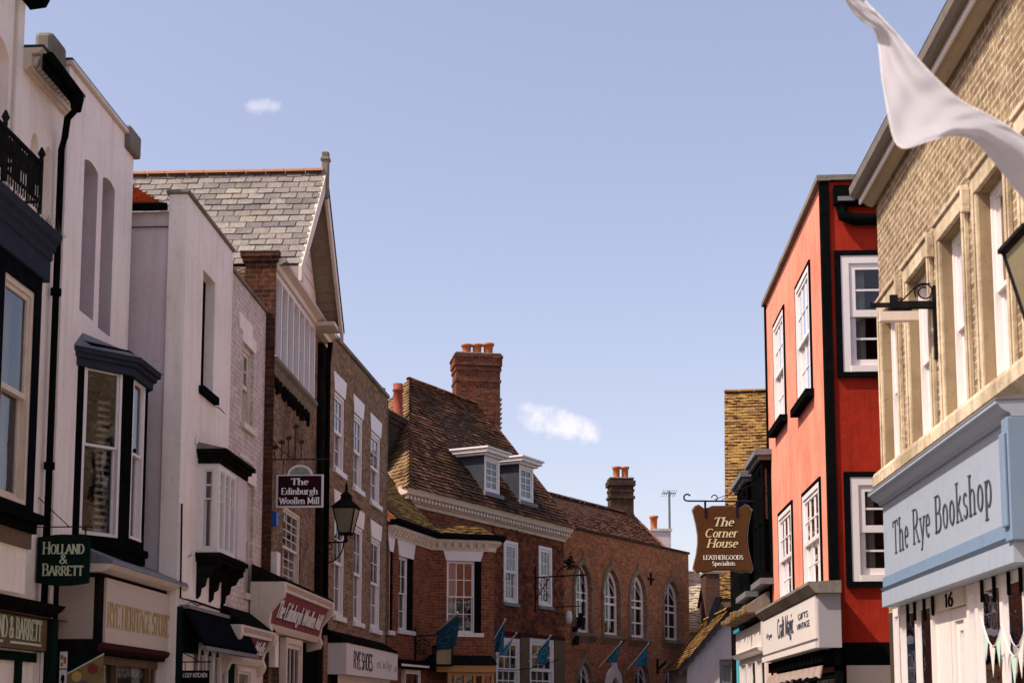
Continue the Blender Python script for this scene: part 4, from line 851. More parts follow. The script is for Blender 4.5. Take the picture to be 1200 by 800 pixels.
# its shopfront with a scrolled red fascia
def fascia(root, fr, x0, x1, yt, yb, n, text, lab, m=SIGN_RED, lean=.1, letter=LETTER_WHITE, ef=.62):
    """red board leaning out between two scrolled consoles"""
    xm = (x0+x1)/2; a, b = fr.u(x0, (yt+yb)/2, n), fr.u(x1, (yt+yb)/2, n); zt, zb = fr.z(xm, yt, n), fr.z(xm, yb, n)
    sg = thing('shop_fascia_sign', lab, 'sign', fr.pt(a, n, zb))
    p = [fr.pt(a, n-lean, zb), fr.pt(b, n-lean, zb), fr.pt(b, n, zt), fr.pt(a, n, zt)]
    MB().solid([q-Vector((fr.N.x, fr.N.y, 0))*.05 for q in p], p).build('board', m, sg)
    q = MB(); letters(q, fr, text, a+(b-a)*.05, b-(b-a)*.05, 0, 1, 0, 1, .22, .07)
    sh = MB(); 
    H = zt-zb; cap = H*ef
    for dst, off_, sx, sz in ((sh, .004, .012, -.012), (q, .012, 0, 0)):
        dst.f = list(q.f); dst.r = list(q.r); nv = []
        for v in q.v:
            P_ = Vector((v.x, v.y))-fr.O; u_ = P_.dot(fr.D); n_ = P_.dot(fr.N); zz = zb+H*.24+v.z*cap; nv.append((u_+sx, n_, zz+sz))
        if dst is sh: shv = [fr.pt(u_, n-lean*(1-(zz-zb)/H)+off_+n_*.4, zz) for u_, n_, zz in nv]
        else: qv = [fr.pt(u_, n-lean*(1-(zz-zb)/H)+off_+n_, zz) for u_, n_, zz in nv]
    q.v = qv; sh.v = shv
    sh.build('letter_shadow', BLACK, sg); q.build('lettering', letter, sg)
    MB().box(fr, a, b, 0, n+.05, zt+.002, zt+.045).prof(fr, [(0, zt+.047), (n+.05, zt+.047), (n+.10, zt+.10), (n+.10, zt+.13), (0, zt+.13)], a-.05, b+.05).build('cornice', CREAM, root)
    MB().prof(fr, [(0, zt+.132), (n+.11, zt+.132), (n+.08, zt+.17), (0, zt+.40)], a-.04, b+.04).build('shop_roof', TIMBER, root)
    MB().prof(fr, [(0, zb-.002), (n-lean+.04, zb-.002), (n-lean+.02, zb-.05), (n-lean-.01, zb-.1), (0, zb-.1)], a, b).build('architrave', CREAM, root)
    for u_ in (a-.12, b+.002):
        pr = [(0, zt+.129), (n+.09, zt+.129), (n+.10, zt+.02), (n+.08, zt-H*.2), (n+.02, zt-H*.32), (n-lean+.05, zb+H*.35), (n-lean+.03, zb), (n-lean+.07, zb-.1), (n-lean+.03, zb-.2), (.03, zb-.26), (0, zb-.3)]
        pr = [(max(0, q_[0]), q_[1]) for q_ in pr]
        MB().prof(fr, pr, u_, u_+.118).build('console', CREAM, root, bevel=.01)
    return zb
zb4 = fascia(B4, L1, 277, 315, 747, 770, .22, 'J. Cathys Wells', 'small red scrolled fascia with gothic white lettering on the narrow white brick house', lean=.12)
MB().box(L1, ux(L1, 272, 790)+.03, u4b-.02, 0.0, .05, .12, zb4-.101).build('shopfront', CREAM, B4)
sw = (ux(L1, 275, 790, .06), ux(L1, 291, 790, .06)); o = sash(B4, L1, sw[0], sw[1], .6, zb4-.14, n=.11, cols=1, rt=1, rb=1, m=CREAM, single=True, name='shop_window')
# chimney and brick pier between this house and the gabled one
pu0, pu1 = u4b+.004, ux(L1, 322.5, 400, .12)
zct = zx(L1, 312, 292)
B5 = thing('gabled_slate_building', 'half timbered building with a big slate roof and a white jutting gable', 'building', L1.pt(ux(L1, 345, 600), 0, 0))
MB().box(L1, u4b+.003, pu1, -.36, .12, 0.12, zct-.0).box(L1, u4b-.03, pu1+.03, -.4, .15, zct-.14, zct-.07).box(L1, u4b-.06, pu1+.05, -.43, .17, zct-.069, zct-.002).build('chimney', PIER_BRICK, B5)
MB().box(L1, u4b-.07, pu1+.06, -.44, .18, zct, zct+.03).build('chimney_cap', CAP_STONE, B5, bevel=.015)
# ---------------- gabled building
u5a = pu1+.002; u5b = ux(L1, 376, 500)
ng = .50; Fg = L1.off(ng)
ga, gb_, gc = ux(L1, 353, 318, ng), ux(L1, 381.5, 203, ng), ux(L1, 401, 374, ng); gb_ = (ga+gc)/2*.5+gb_*.5
gz0, gz1, gz2 = zx(L1, 353, 318, ng), zx(L1, 381.5, 203, ng), zx(L1, 401, 374, ng)
gz0 = gz2 = (gz0+gz2)/2
DB = 7.0
zw = gz0-.05
hl = rectpx(L1, 331, 352, 597, 690)
body(B5, L1, u5a, u5b, zw, DB, [(*hl, {'rev': .1})], PEBBLE, top=False)
o = sash(B5, L1, *hl, n=-.02, cols=3, rt=4, rb=4, m=CREAM, single=False, fw=.05, curtain='half')
MB().box(L1, hl[0]-.05, hl[1]+.05, -.03, .07, hl[2]-.1, hl[2]-.002).build('sill', CREAM, o)
ap = (gb_, gz1)
near = [L1.pt(ga, ng, gz0), L1.pt(ga, -DB, gz0), L1.pt(gb_, -DB, gz1), L1.pt(gb_, ng, gz1)]
far_ = [L1.pt(gc, -DB, gz2), L1.pt(gc, ng, gz2), L1.pt(gb_, ng, gz1), L1.pt(gb_, -DB, gz1)]
tile_roof(B5, near, SLATE_T, .27, .185, .016, jit=.5, gap=.014)
tile_roof(B5, far_, SLATE_T, .27, .185, .016, gap=.014)
ridge(B5, L1.pt(gb_, ng-.02, gz1+.03), L1.pt(gb_, -DB, gz1+.03), .1)
# boarded underside, bargeboards, finial
t = .05
for (e0, nm) in ((ga, 'soffit'), (gc, 'soffit')):
    lo = gz0-.06
    MB().poly([L1.pt(e0, ng-.02, lo+.03), L1.pt(gb_, ng-.02, gz1-.05), L1.pt(gb_, -.1, gz1-.05), L1.pt(e0, -.1, lo+.03)]).build(nm, BOARD, B5, flip=False)
    mbb = MB(); dz = (gz1-gz0); du = gb_-e0
    for k in range(16):
        f0, f1 = k/16, (k+.9)/16
        mbb.poly([L1.pt(e0+du*f0, ng-.03, lo+.02+dz*f0-.01), L1.pt(e0+du*f1, ng-.03, lo+.02+dz*f1-.01), L1.pt(e0+du*f1, -.05, lo+.02+dz*f1-.01), L1.pt(e0+du*f0, -.05, lo+.02+dz*f0-.01)])
    mbb.build('soffit_board', BOARD, B5, flip=False)
for e0 in (ga, gc):
    du = (gb_-e0); dz = gz1-gz0; l = math.hypot(du, dz); ex, ez = -du/l*.10, -dz/l*.10
    MB().face(Fg, [(e0+ex, gz0+ez+.01), (gb_, gz1+.01), (gb_, gz1-.30), (e0+ex, gz0+ez-.22)], -.03, .02).build('bargeboard', CREAM, B5)
    if e0 == gc: MB().face(Fg, [(e0+ex*1.2, gz0+ez*1.2+.02), (gb_, gz1+.03), (gb_, gz1-.01), (e0+ex*1.2, gz0+ez*1.2-.02)], -.04, .035).build('verge', TIMBER, B5)
MB().box(Fg, gb_-.06, gb_+.06, -.06, .06, gz1-.45, gz1+.36).box(Fg, gb_-.08, gb_+.08, -.08, .08, gz1+.2, gz1+.26).build('finial', CAP_STONE, B5, bevel=.02)
# white gable wall and the long casement band
nband = .10; Fc = L1.off(nband)
ca, cb = ux(L1, 322, 380, nband), ux(L1, 369.5, 400, nband); zct_, zcb = zx(L1, 346, 352, nband), zx(L1, 346, 446, nband)
MB().face(L1, [(ga+.1, zct_+.12), (gc-.1, zct_+.12), (gb_, gz1-.1)], .02, .1).build('gable_wall', CREAM_RENDER, B5)
mb = MB()
for k in range(1, 8):
    f = k/8; zz = zct_+.2+(gz1-zct_-.5)*f; h_ = (gc-ga-.2)/2*(1-f)*.92; mb.box(L1, gb_-h_, gb_+h_, .1, .112, zz, zz+.02)
mb.box(L1, gb_-.04, gb_+.04, .101, .15, zct_+.2, gz1-.3).build('gable_boarding', CREAM, B5)
nl = 7; hs = []
for i in range(nl): hs.append((ca+.03+(cb-ca-.06)*i/nl+.035, ca+.03+(cb-ca-.06)*(i+1)/nl-.035, zcb+.06, zct_-.04))
mb = MB(); wall(mb, Fc, ca, cb, zcb, zct_+.05, hs, .09)
for u_ in (ca, cb): mb.poly([Fc.pt(u_, 0, zcb), Fc.pt(u_, -.16, zcb), Fc.pt(u_, -.16, zct_+.05), Fc.pt(u_, 0, zct_+.05)])
band = mb.build('casement_band', WHITE, B5, flip=False)
for i, h in enumerate(hs): sash(band, Fc, *h, n=-.03, cols=1, rt=2, rb=1, m=WHITE, fw=.012, bar=.014, single=True, name='casement')
MB().sheet(L1, [(ca, zcb), (cb, zcb), (cb, zct_), (ca, zct_)], .006).build('casement_room_shade', ROOM_DARK, band, flip=False)  # black sheet painting the room's darkness behind the casements
MB().prof(L1, [(0, zct_+.052), (nband+.04, zct_+.052), (nband+.06, zct_+.12), (nband+.16, zct_+.17), (nband+.16, zct_+.21), (0, zct_+.25)], u5a, u5b+.1).build('band_cornice', CREAM, B5)
MB().prof(L1, [(0, zcb-.002), (nband+.06, zcb-.002), (nband+.06, zcb-.06), (nband, zcb-.1), (.05, zcb-.2), (0, zcb-.26)], u5a, cb+.02).build('band_sill', CAP_STONE, B5)
uu = u5a+.03
while uu < cb:
    hh_ = random.uniform(.06, .2); MB().box(L1, uu, uu+random.uniform(.03, .08), .002, .05, zcb-.27-hh_, zcb-.2).build('sill_bracket', TIMBER, B5); uu += random.uniform(.09, .2)
MB().box(Fg, gc-.55, gc+.02, -.45, -.04, gz2-.12, gz2-.05).build('gable_tie', CREAM, B5)
MB().box(L1, ux(L1, 371, 500), u5b-.02, .002, .1, .12, gz2-.2).build('black_post', TIMBER, B5)
MB().box(L1, u5b-.01, u5b+.42, -.3, .04, .12, gz2-.25).build('brick_pier', PIER_BRICK, B5)
MB().tube([L1.pt(u5b-.02, .16, gz2-.1), L1.pt(u5b-.02, .12, gz2-.5), L1.pt(u5b-.02, .14, 3.0)], .05, 10).build('drainpipe', BLACK, B5, True)
# iron bracket and sign
bu_ = ux(L1, 313, 540); K5 = L1.cross(bu_)
es = thing('hanging_sign', 'plum board with arched white frame and white serif lettering hung on rusty ironwork', 'sign', K5.pt(.4, 0, 4.5))
a, b = K5.u(324, 575), K5.u(379, 575); zt, zb = K5.z(351, 556), K5.z(351, 594.5)
c0 = (a+b)/2; rr = (b-a)*.27
outl = [(a, zb), (b, zb), (b, zt)]+[(c0+rr*math.cos(math.radians(t_)), zt+rr*.78*math.sin(math.radians(t_))) for t_ in range(0, 181, 15)]+[(a, zt)]
inn = [(c0+(u_-c0)*.9, (zt+zb)/2+(z_-(zt+zb)/2)*.88) for u_, z_ in outl]
MB().face(K5, outl, -.015, .015).build('frame', SHOP_WHITE, es)
MB().face(K5, [(a+.03, zb+.03), (b-.03, zb+.03), (b-.03, zt-.02), (a+.03, zt-.02)], .016, .022).build('board', SIGN_PLUM, es)
MB().face(K5, [(c0+rr*.8*math.cos(math.radians(t_)), zt-.0+rr*.62*math.sin(math.radians(t_))) for t_ in range(0, 181, 15)], .016, .02).build('crest', paint('painted hill scene', (.2, .22, .18), .6, .6, (.5, .45, .4), 30), es)
H_ = zt-zb
for tx, w0, fz in (('The', .2, .66), ('Edinburgh', .42, .37), ('Woollen Mill', .46, .08)):
    letters(MB(), K5, tx, c0-(b-a)*w0*.92, c0+(b-a)*w0*.92, zb+H_*(fz+.03), .095, .0225, 1, .2, .08).build('lettering', LETTER_WHITE, es)
zz = K5.z(351, 538); mb = MB().tube([K5.pt(0, 0, zz), K5.pt(K5.u(387, 538), 0, zz)], .012)
for x_ in (332, 371): mb.tube([K5.pt(K5.u(x_, 540), 0, zz), K5.pt(K5.u(x_, 540), 0, zt)], .008)
mb.tube([K5.pt(.02, 0, zz-.1), K5.pt(.02, 0, zz+.42)], .012)
for i, x_ in enumerate((322, 330, 338, 346, 353)):
    uu = K5.u(x_, 530); hh_ = (.16, .24, .3, .48, .24)[i]; mb.tube([K5.pt(uu, 0, zz), K5.pt(uu, 0, zz+hh_)], .009).face(K5, [(uu-.035, zz+hh_), (uu+.035, zz+hh_), (uu+.05, zz+hh_+.04), (uu, zz+hh_+.07), (uu-.04, zz+hh_+.04)], -.01, .01)
mb.tube([K5.pt(.02+.5*t_/8, 0, zz+.4*(1-t_/8)**2) for t_ in range(9)], .008).build('bracket', RUST, es)
al = thing('alarm_box', 'small blue alarm box on the brick pier behind the plum sign', 'alarm box', L1.pt(pu1, .03, 4))
h = rectpx(L1, 318, 322, 600, 617, .05); MB().box(L1, h[0], h[0]+.14, .03, .13, h[2], h[3]).build('case', paint('blue plastic', (.02, .1, .4), .4, .1), al, bevel=.01)
# its shopfront
MB().box(L1, ux(L1, 314, 720)+.02, ux(L1, 326, 720, .1), 0.0, .12, 2.3, zx(L1, 320, 648)).build('shop_pier', CREAM_RENDER, B5)
zb5 = fascia(B5, L1, 328, 384, 703, 738, .42, 'The Edinburgh Woollen Mill', 'big red scrolled fascia with white gothic lettering on the gabled slate roofed building', lean=.16, ef=.5)
a, b = ux(L1, 334, 780, .2), ux(L1, 353, 780, .2); sash(B5, L1, a, b, .6, zb5-.12, n=.22, cols=3, rt=3, rb=4, m=CREAM, single=True, name='shop_window', fw=.09, curtain='half')
MB().box(L1, b+.01, ux(L1, 378, 780, .1), .0, .06, .12, zb5-.101).build('shop_door_recess', BLACK, B5)
mb = MB(); mb.poly([L1.pt(u3a, -.23, zl-.2), L1.pt(u3b, -.23, zl-.2), L1.pt(u3b, -6, zl-.2), L1.pt(u3a, -6, zl-.2)]); mb.sheet(L1, [(u3a, 0), (u3b, 0), (u3b, zl-.2), (u3a, zl-.2)], -6)
mb.sheet(L1, [(u3a+.01, 0), (u3b, 0), (u3b, z3-.01), (u3a+.01, z3-.01)], -.224)
mb.build('flat_roof', DARK_LEAD, B3, flip=False)
# ================================================================ left row 6: three storey brown brick house
Y6 = (380-600)/FP; 
F6 = thru(378, 26.9, 777)
b6a, b6b = 0.0, ux(F6, 452.5, 640); z6 = zx(F6, 416, 424)
B6 = thing('brown_brick_building', 'brown brick building with two rows of tall white sash windows and white shop fascia', 'building', F6.pt((b6a+b6b)/2, 0, 0))
cols_ = [(391.5, 403.5, 462, 552, 598, 722), (414.5, 424.8, 487, 573, 617, 729), (434.3, 445.5, 508, 590, 631, 737)]
hs = []; wins = []
for (xl, xr, t0, b0, t1, b1) in cols_:
    for (t_, b_) in ((t0, b0), (t1, b1)):
        h = rectpx(F6, xl, xr, t_, b_); hs.append((*h, {'rev': .1})); wins.append(h)
body(B6, F6, b6a, b6b, z6, 8, hs, BROWN_BRICK)
for i, h in enumerate(wins):
    o = sash(B6, F6, *h, n=-.015, cols=2, rt=2, rb=2, m=WHITE, fw=.07, bar=.02, curtain=('net', 'drapes', 'half', None, 'drapes', 'shade')[i])
    MB().box(F6, h[0]-.06, h[1]+.06, -.05, .06, h[2]-.1, h[2]-.003).build('sill', WHITE, o)
    zt = h[3]
    MB().face(F6, [(h[0]-.02, zt+.002), (h[1]+.02, zt+.002), (h[1]+.12, zt+.36), (h[0]-.12, zt+.36)], .002, .012).build('lintel', (WHITE if i % 2 == 0 else CREAM_RENDER), o)
MB().box(F6, b6a-.02, b6b+.03, -.3, .05, z6+.003, z6+.09).build('parapet_coping', CAP_STONE, B6, bevel=.015)
MB().box(F6, b6b-.03, b6b+.0, .002, .02, .2, z6-.02).build('corner_joint', BROWN_BRICK, B6)
f6 = F6.off(.36); fa, fb = ux(F6, 406, 770, .36), ux(F6, 466, 776, .36); zt, zb = zx(F6, 436, 759, .36), zx(F6, 436, 793, .36)
sg = thing('shop_fascia_sign', 'boxy white fascia with plain dark capitals on the brown brick building', 'sign', F6.pt(fa, .3, zb))
MB().box(F6, fa, fb, .0, .36, zb, zt).build('board', SHOP_WHITE, sg)
um = fa+(fb-fa)*.12; un = fa+(fb-fa)*.46
letters(MB(), F6, 'RYE SHOES', um, un, zb+(zt-zb)*.22, (zt-zb)*.55, .361, 1, .16, .09, serif=False).build('lettering', LETTER_DARK, sg)
letters(MB(), F6, 'est. in Rye', fa+(fb-fa)*.55, fa+(fb-fa)*.86, zb+(zt-zb)*.36, (zt-zb)*.3, .361, 1, .1, .06, serif=False).build('small_lettering', LETTER_FAINT, sg)
MB().box(F6, fa+(fb-fa)*.93, fa+(fb-fa)*.98, .3605, .366, zb+(zt-zb)*.3, zb+(zt-zb)*.5).build('emblem', LETTER_FAINT, sg)
MB().prof(F6, [(0, zt+.003), (.38, zt+.003), (.36, zt+.05), (0, zt+.25)], fa-.02, fb).build('shop_roof', TIMBER, B6)
shp = MB(); ha_ = [(fa+.15, fa+1.1, .2, 2.12, {'arch': 'round', 'rise': .42, 'rev': .25})]; wall(shp, F6.off(.2), fa, fb-.05, .12, zb-.003, ha_, .15); shp.build('shopfront', CREAM, B6, flip=False)
MB().sheet(F6, [(fa, .12), (fb, .12), (fb, zb), (fa, zb)], .03).build('shopfront_room_shade', DARKROOM, B6, flip=False)  # dark sheet standing in for the shop's unlit inside
# ================================================================ lanterns
def lantern(root_lab, fr, u, n, zc, W_, H_, arm=True, wall_n=0, zarm=None, group=None):
    """square tapering street lantern on a scrolled wall bracket"""
    K = fr.cross(u, 0); t = thing('street_lamp', root_lab, 'street lamp', K.pt(wall_n, 0, zc), group)
    wt, wb = W_/2, W_*.27; z0, z1 = zc-H_/2, zc+H_/2
    mb = MB(); c4 = lambda w_, z: [K.pt(n-w_, -w_, z), K.pt(n+w_, -w_, z), K.pt(n+w_, w_, z), K.pt(n-w_, w_, z)]
    B_, T_ = c4(wb, z0), c4(wt, z1)
    for i in range(4):
        mb.tube([B_[i], T_[i]], W_*.035, 6); mb.tube([B_[i], B_[(i+1) % 4]], W_*.035, 6); mb.tube([T_[i], T_[(i+1) % 4]], W_*.05, 6)
    mb.solid(c4(wt*1.14, z1), c4(wt*1.14, z1+W_*.06)); mb.solid(c4(wt*1.1, z1+W_*.061), c4(wt*.42, z1+W_*.42)); mb.solid(c4(wt*.46, z1+W_*.421), c4(wt*.40, z1+W_*.56)); mb.solid(c4(wt*.5, z1+W_*.561), c4(wt*.12, z1+W_*.78))
    mb.lathe(K.pt(n, 0, z1+W_*.76), [(.02*W_/.4, 0), (.035*W_/.4, .04*W_/.4), (.02*W_/.4, .07*W_/.4), (.03*W_/.4, .1*W_/.4), (.004, .19*W_/.4)])
    mb.solid(c4(wb*1.05, z0-W_*.06), c4(wb*1.15, z0-W_*.0))
    mb.lathe(K.pt(n, 0, z0-W_*.42), [(.01, 0), (.05*W_/.4, .03), (.03*W_/.4, .08), (.035*W_/.4, .12), (.06*W_/.4, W_*.36)])
    for s_ in (-1, 1): mb.tube([K.pt(n+s_*(wb*.9+wb*.25*math.cos(a)), 0, z0-W_*.16+wb*.25*math.sin(a)) for a in [x*.7 for x in range(9)]], W_*.018, 5)
    mb.build('lantern_frame', IRON, t)
    gl = MB()
    for i in range(4): gl.poly([B_[i], B_[(i+1) % 4], T_[(i+1) % 4], T_[i]])
    gl.build('lantern_glass', LAMP_GLASS_M, t)
    if arm:
        za = z0-W_*.40 if zarm is None else zarm; r = W_*.04; a = MB()
        a.tube([K.pt(wall_n, 0, za), K.pt(n+.02, 0, za)], r).tube([K.pt(n, 0, za), K.pt(n, 0, z0-W_*.3)], r)
        L_ = n-wall_n
        a.tube([K.pt(wall_n+.02, 0, za-L_*.95)]+[K.pt(wall_n+.04+L_*.8*math.sin(x*.157), 0, za-L_*.95+L_*.92*(1-math.cos(x*.157))) for x in range(1, 11)], r*.8)
        a.tube([K.pt(wall_n+L_*.22+L_*.14*math.cos(x*.6), 0, za-L_*.2+L_*.14*math.sin(x*.6)) for x in range(11)], r*.6, 6)
        a.box(K, wall_n-.01, wall_n+.03, -.03, .03, za-L_*1.1, za+L_*.25); a.build('wall_bracket', IRON, t)
    return t
LAMP_GLASS_M = paint('smoky lantern glass', (.25, .21, .13), .15, .5, (.14, .11, .06), 5)
ul = ux(F6, 380.5, 640); Kl = F6.cross(ul); nl_ = Kl.u(405.5, 610); zl_ = Kl.z(405, 610)
lantern('black four sided lantern on a scrolled arm on the brown brick building', F6, ul, nl_, zl_, .41, .47)
# ================================================================ red brick corner house with the curved front
Y7 = (F6.pt(b6b, 0, 0)).y
F7 = thru(452.5, Y7+.02, 1110)
e7 = ux(F7, 505, 680)
P7 = F7.pt(e7, 0, 0)
D7 = Vector((3.2, 1)).normalized(); F7f = Fr((P7.x, P7.y), D7, (D7.y, -D7.x)); w7 = ux(F7f, 572, 690)
z7 = zx(F7, 480, 636)
B7 = thing('red_corner_house', 'low dark red brick house with black gutter and mossy roof on the bend', 'building', F7.pt(e7/2, 0, 0))
ws = [rectpx(F7, 449.2, 460.5, 645, 738), rectpx(F7, 467.3, 484.5, 653, 738)]
ws[0] = (max(.12, ws[0][0]), *ws[0][1:])
wf = rectpx(F7f, 523.5, 564, 657, 741)
mb = MB(); wall(mb, F7, 0, e7, 0, z7+.35, [(*h, {'rev': .12}) for h in ws]); wall(mb, F7f, 0, w7, 0, z7+.35, [(*wf, {'rev': .12})])
# rounded right corner
cr = .22; steps = 7; pts = []
for i in range(steps+1):
    a = math.radians(90*i/steps); pts.append((w7+cr*math.sin(a), -cr+cr*math.cos(a)))
for (p, q) in zip(pts, pts[1:]): mb.poly([F7f.pt(*p, 0), F7f.pt(*q, 0), F7f.pt(*q, z7+.35), F7f.pt(*p, z7+.35)])
mb.poly([F7f.pt(*pts[-1], 0), F7f.pt(pts[-1][0], -4, 0), F7f.pt(pts[-1][0], -4, z7+.35), F7f.pt(*pts[-1], z7+.35)])
mb.poly([F7.pt(0, 0, z7+.35), F7.pt(e7, 0, z7+.35), F7f.pt(w7+cr, 0, z7+.35), F7f.pt(w7+cr, -4, z7+.35), F7.pt(0, -5, z7+.35)])
mb.poly([F7.pt(0, -5, 0), F7f.pt(w7+cr, -4, 0), F7f.pt(w7+cr, -4, z7+.35), F7.pt(0, -5, z7+.35)])
mb.build('wall', RED_BRICK, B7, flip=False)
for i, h in enumerate(ws+[wf]):
    fr = F7 if i < 2 else F7f
    gap = (h[1]-h[0])*(.33 if i < 2 else .19)
    o = sash(B7, fr, h[0], h[1]-gap, h[2], h[3], n=-.05, cols=3 if i == 2 else 2, rt=2, rb=2, m=WHITE, fw=.035, bar=.02, curtain='left' if i == 2 else None)
    MB().box(fr, h[1]-gap+.002, h[1], -.12, -.02, h[2], h[3]).build('shutter', BLACK, o)
    MB().box(fr, h[0]-.06, h[1]+.06, -.05, .05, h[2]-.1, h[2]-.003).build('sill', SHOP_WHITE, o)
    MB().face(fr, [(h[0]-.02, h[3]+.002), (h[1]-.02, h[3]+.002), (h[1]+.10, h[3]+.40), (h[0]-.14, h[3]+.40)], .002, .014).build('lintel', WHITE, o)
def polyprof(mb, path, frs, prof):
    """moulding run round a plan path: list of wall points with the outward mitre normal"""
    for (p, n1), (q, n2) in zip(path, path[1:]):
        mb.solid([Vector((p.x+n1.x*n, p.y+n1.y*n, z)) for n, z in prof], [Vector((q.x+n2.x*n, q.y+n2.y*n, z)) for n, z in prof])
    return mb
nA, nB = F7.N, F7f.N; mit = (nA+nB)/(1+nA.dot(nB)); path = [(F7.pt(0, 0, 0), nA), (F7.pt(e7, 0, 0), mit), (F7f.pt(w7, 0, 0), nB)]
for i in range(1, steps+1):
    a = math.radians(90*i/steps); v = F7f.D*math.sin(a)+F7f.N*math.cos(a); path.append((F7f.pt(*pts[i], 0), v))
path.append((F7f.pt(w7+cr, -.8, 0), F7f.D))
polyprof(MB(), path, None, [(0, z7), (.03, z7), (.05, z7+.06), (.05, z7+.10), (.17, z7+.2), (.19, z7+.26), (0, z7+.26)]).build('eaves_cornice', CREAM, B7)
for fr, ul_, uh_ in ((F7, .1, e7-.1), (F7f, .15, w7)):
    u_ = ul_
    while u_ < uh_: MB().prof(fr, [(.052, z7+.06), (.10, z7+.06), (.165, z7+.19), (.052, z7+.105)], u_, u_+.09).build('modillion', CREAM, B7); u_ += .2
polyprof(MB(), path, None, [(.05, z7+.262), (.24, z7+.262), (.30, z7+.33), (.30, z7+.40), (.05, z7+.40)]).build('gutter', NAVY, B7)
# mossy lean-to roof rising behind the gutter
gA, gB, gC = F7.pt(0, .22, z7+.40), F7.pt(e7, .22, z7+.40), F7f.pt(w7*.42, .2, z7+.42)
Ft = F7.off(-1.6); q = Ft.px(452, 553); tA = Ft.pt(q[0], 0, q[1]); tA = Vector((tA.x, tA.y, tA.z))
tile_roof(B7, [gA, gB, F7.pt(e7+.1, -.25, z7+.55), F7.pt(q[0]+.1, -1.6, q[1]), F7.pt(-.2, -1.6, q[1])], MOSS_T, .17, .1, .02, jit=.7)
tile_roof(B7, [F7f.pt(-.05, .2, z7+.40), F7f.pt(w7+.1, .2, z7+.40), F7f.pt(w7+.05, -.9, z7+.75), F7f.pt(.35, -.9, z7+.75)], MOSS_T, .17, .1, .016, jit=.6)
ridge(B7, F7.pt(q[0]+.1, -1.6, q[1]+.02), F7.pt(e7+.12, -.22, z7+.58), .05, CREAM, 'hip_edge', .12)
# sooty stack with tall red pots at the left end
Fk = F7.off(-1.9); ka, kb = ux(Fk, 444, 520), ux(Fk, 481, 520); kt = zx(Fk, 466, 487)
chimney(B7, Fk, ka, kb, -.55, .0, 3, kt, DARK_BRICK, pots=[(.34, .5, .60, .13, 1, RED_POT), (.88, .5, 1.0, .15, 1, RED_POT)], bands=((kt-.16, .16, .07), (kt-.3, .13, .035)), cap=paint('mossy chimney capping', (.3, .22, .07), .9, .6, (.1, .09, .06), 5))
# ================================================================ tall house with dormers and tile hung front
FM = thru(525, 38.2, 1525)
mE = ux(FM, 660, 700); mS = ux(FM, 466, 640)
zE = zx(FM, 610, 619)
B8m = thing('dormer_house', 'tall house with steep mossy clay roof, two white dormers and red tile hung front', 'building', FM.pt(mE/2, 0, 0))
wm = [rectpx(FM, 589, 605.3, 634, 706), rectpx(FM, 630, 645.3, 640.5, 710)]
lo = [rectpx(FM, 580, 608, 747, 815), rectpx(FM, 619.5, 648, 748, 815)]
setb = 2.9
body(B8m, FM, mS, mE, zE, 2*setb, [(*h, {'rev': .06}) for h in wm+lo], RED_BRICK, top=False)
zh0 = zx(FM, 625, 742)
u_h0 = ux(FM, 577, 700)
edges = sorted(wm)
def hung(a, b, z0, z1): 
    if b-a > .05 and z1-z0 > .05: tile_roof(B8m, [FM.pt(a, .03, z0), FM.pt(b, .03, z0), FM.pt(b, .03, z1), FM.pt(a, .03, z1)], HANG_T, .16, .105, .014, name='hung_tiles', jit=.5)
xs = [u_h0, edges[0][0]-.03, edges[0][1]+.03, edges[1][0]-.03, edges[1][1]+.03, mE-.02]
for a, b in ((0, 1), (2, 3), (4, 5)): hung(xs[a], xs[b], zh0, zE)
for e_ in edges: hung(e_[0]-.03, e_[1]+.03, zh0, e_[2]-.12); hung(e_[0]-.03, e_[1]+.03, e_[3]+.02, zE)
MB().box(FM, u_h0, mE, .0, .07, zh0-.12, zh0-.02).build('band_board', MAROON_PAINT, B8m)
for h in wm:
    o = sash(B8m, FM, *h, n=.05, cols=3, rt=2, rb=2, m=WHITE, fw=.09, bar=.02, curtain='half')
    MB().box(FM, h[0]-.04, h[1]+.04, 0, .1, h[2]-.1, h[2]-.003).build('sill', LEAD, o)
for h in lo:
    sash(B8m, FM, *h, n=.03, cols=3, rt=2, rb=2, m=WHITE, fw=.11, bar=.035, curtain='net', split=.45)
for (a, b) in ((u_h0, lo[0][0]-.02), (lo[0][1]+.02, lo[1][0]-.02), (lo[1][1]+.02, mE)): MB().box(FM, a, b, 0.0, .05, .12, zh0-.122).build('oak_panel', BROWN_WOOD, B8m)
mb = MB().prof(FM, [(0, zE-.10), (.04, zE-.10), (.06, zE-.02), (.12, zE-.0), (.12, zE+.12), (.26, zE+.15), (.30, zE+.24), (.34, zE+.30), (0, zE+.32)], mS, mE+.12)
u_ = mS+.05
while u_ < mE: mb.box(FM, u_, u_+.085, .121, .235, zE+.03, zE+.12); u_ += .17
mb.build('dentil_cornice', CREAM, B8m)
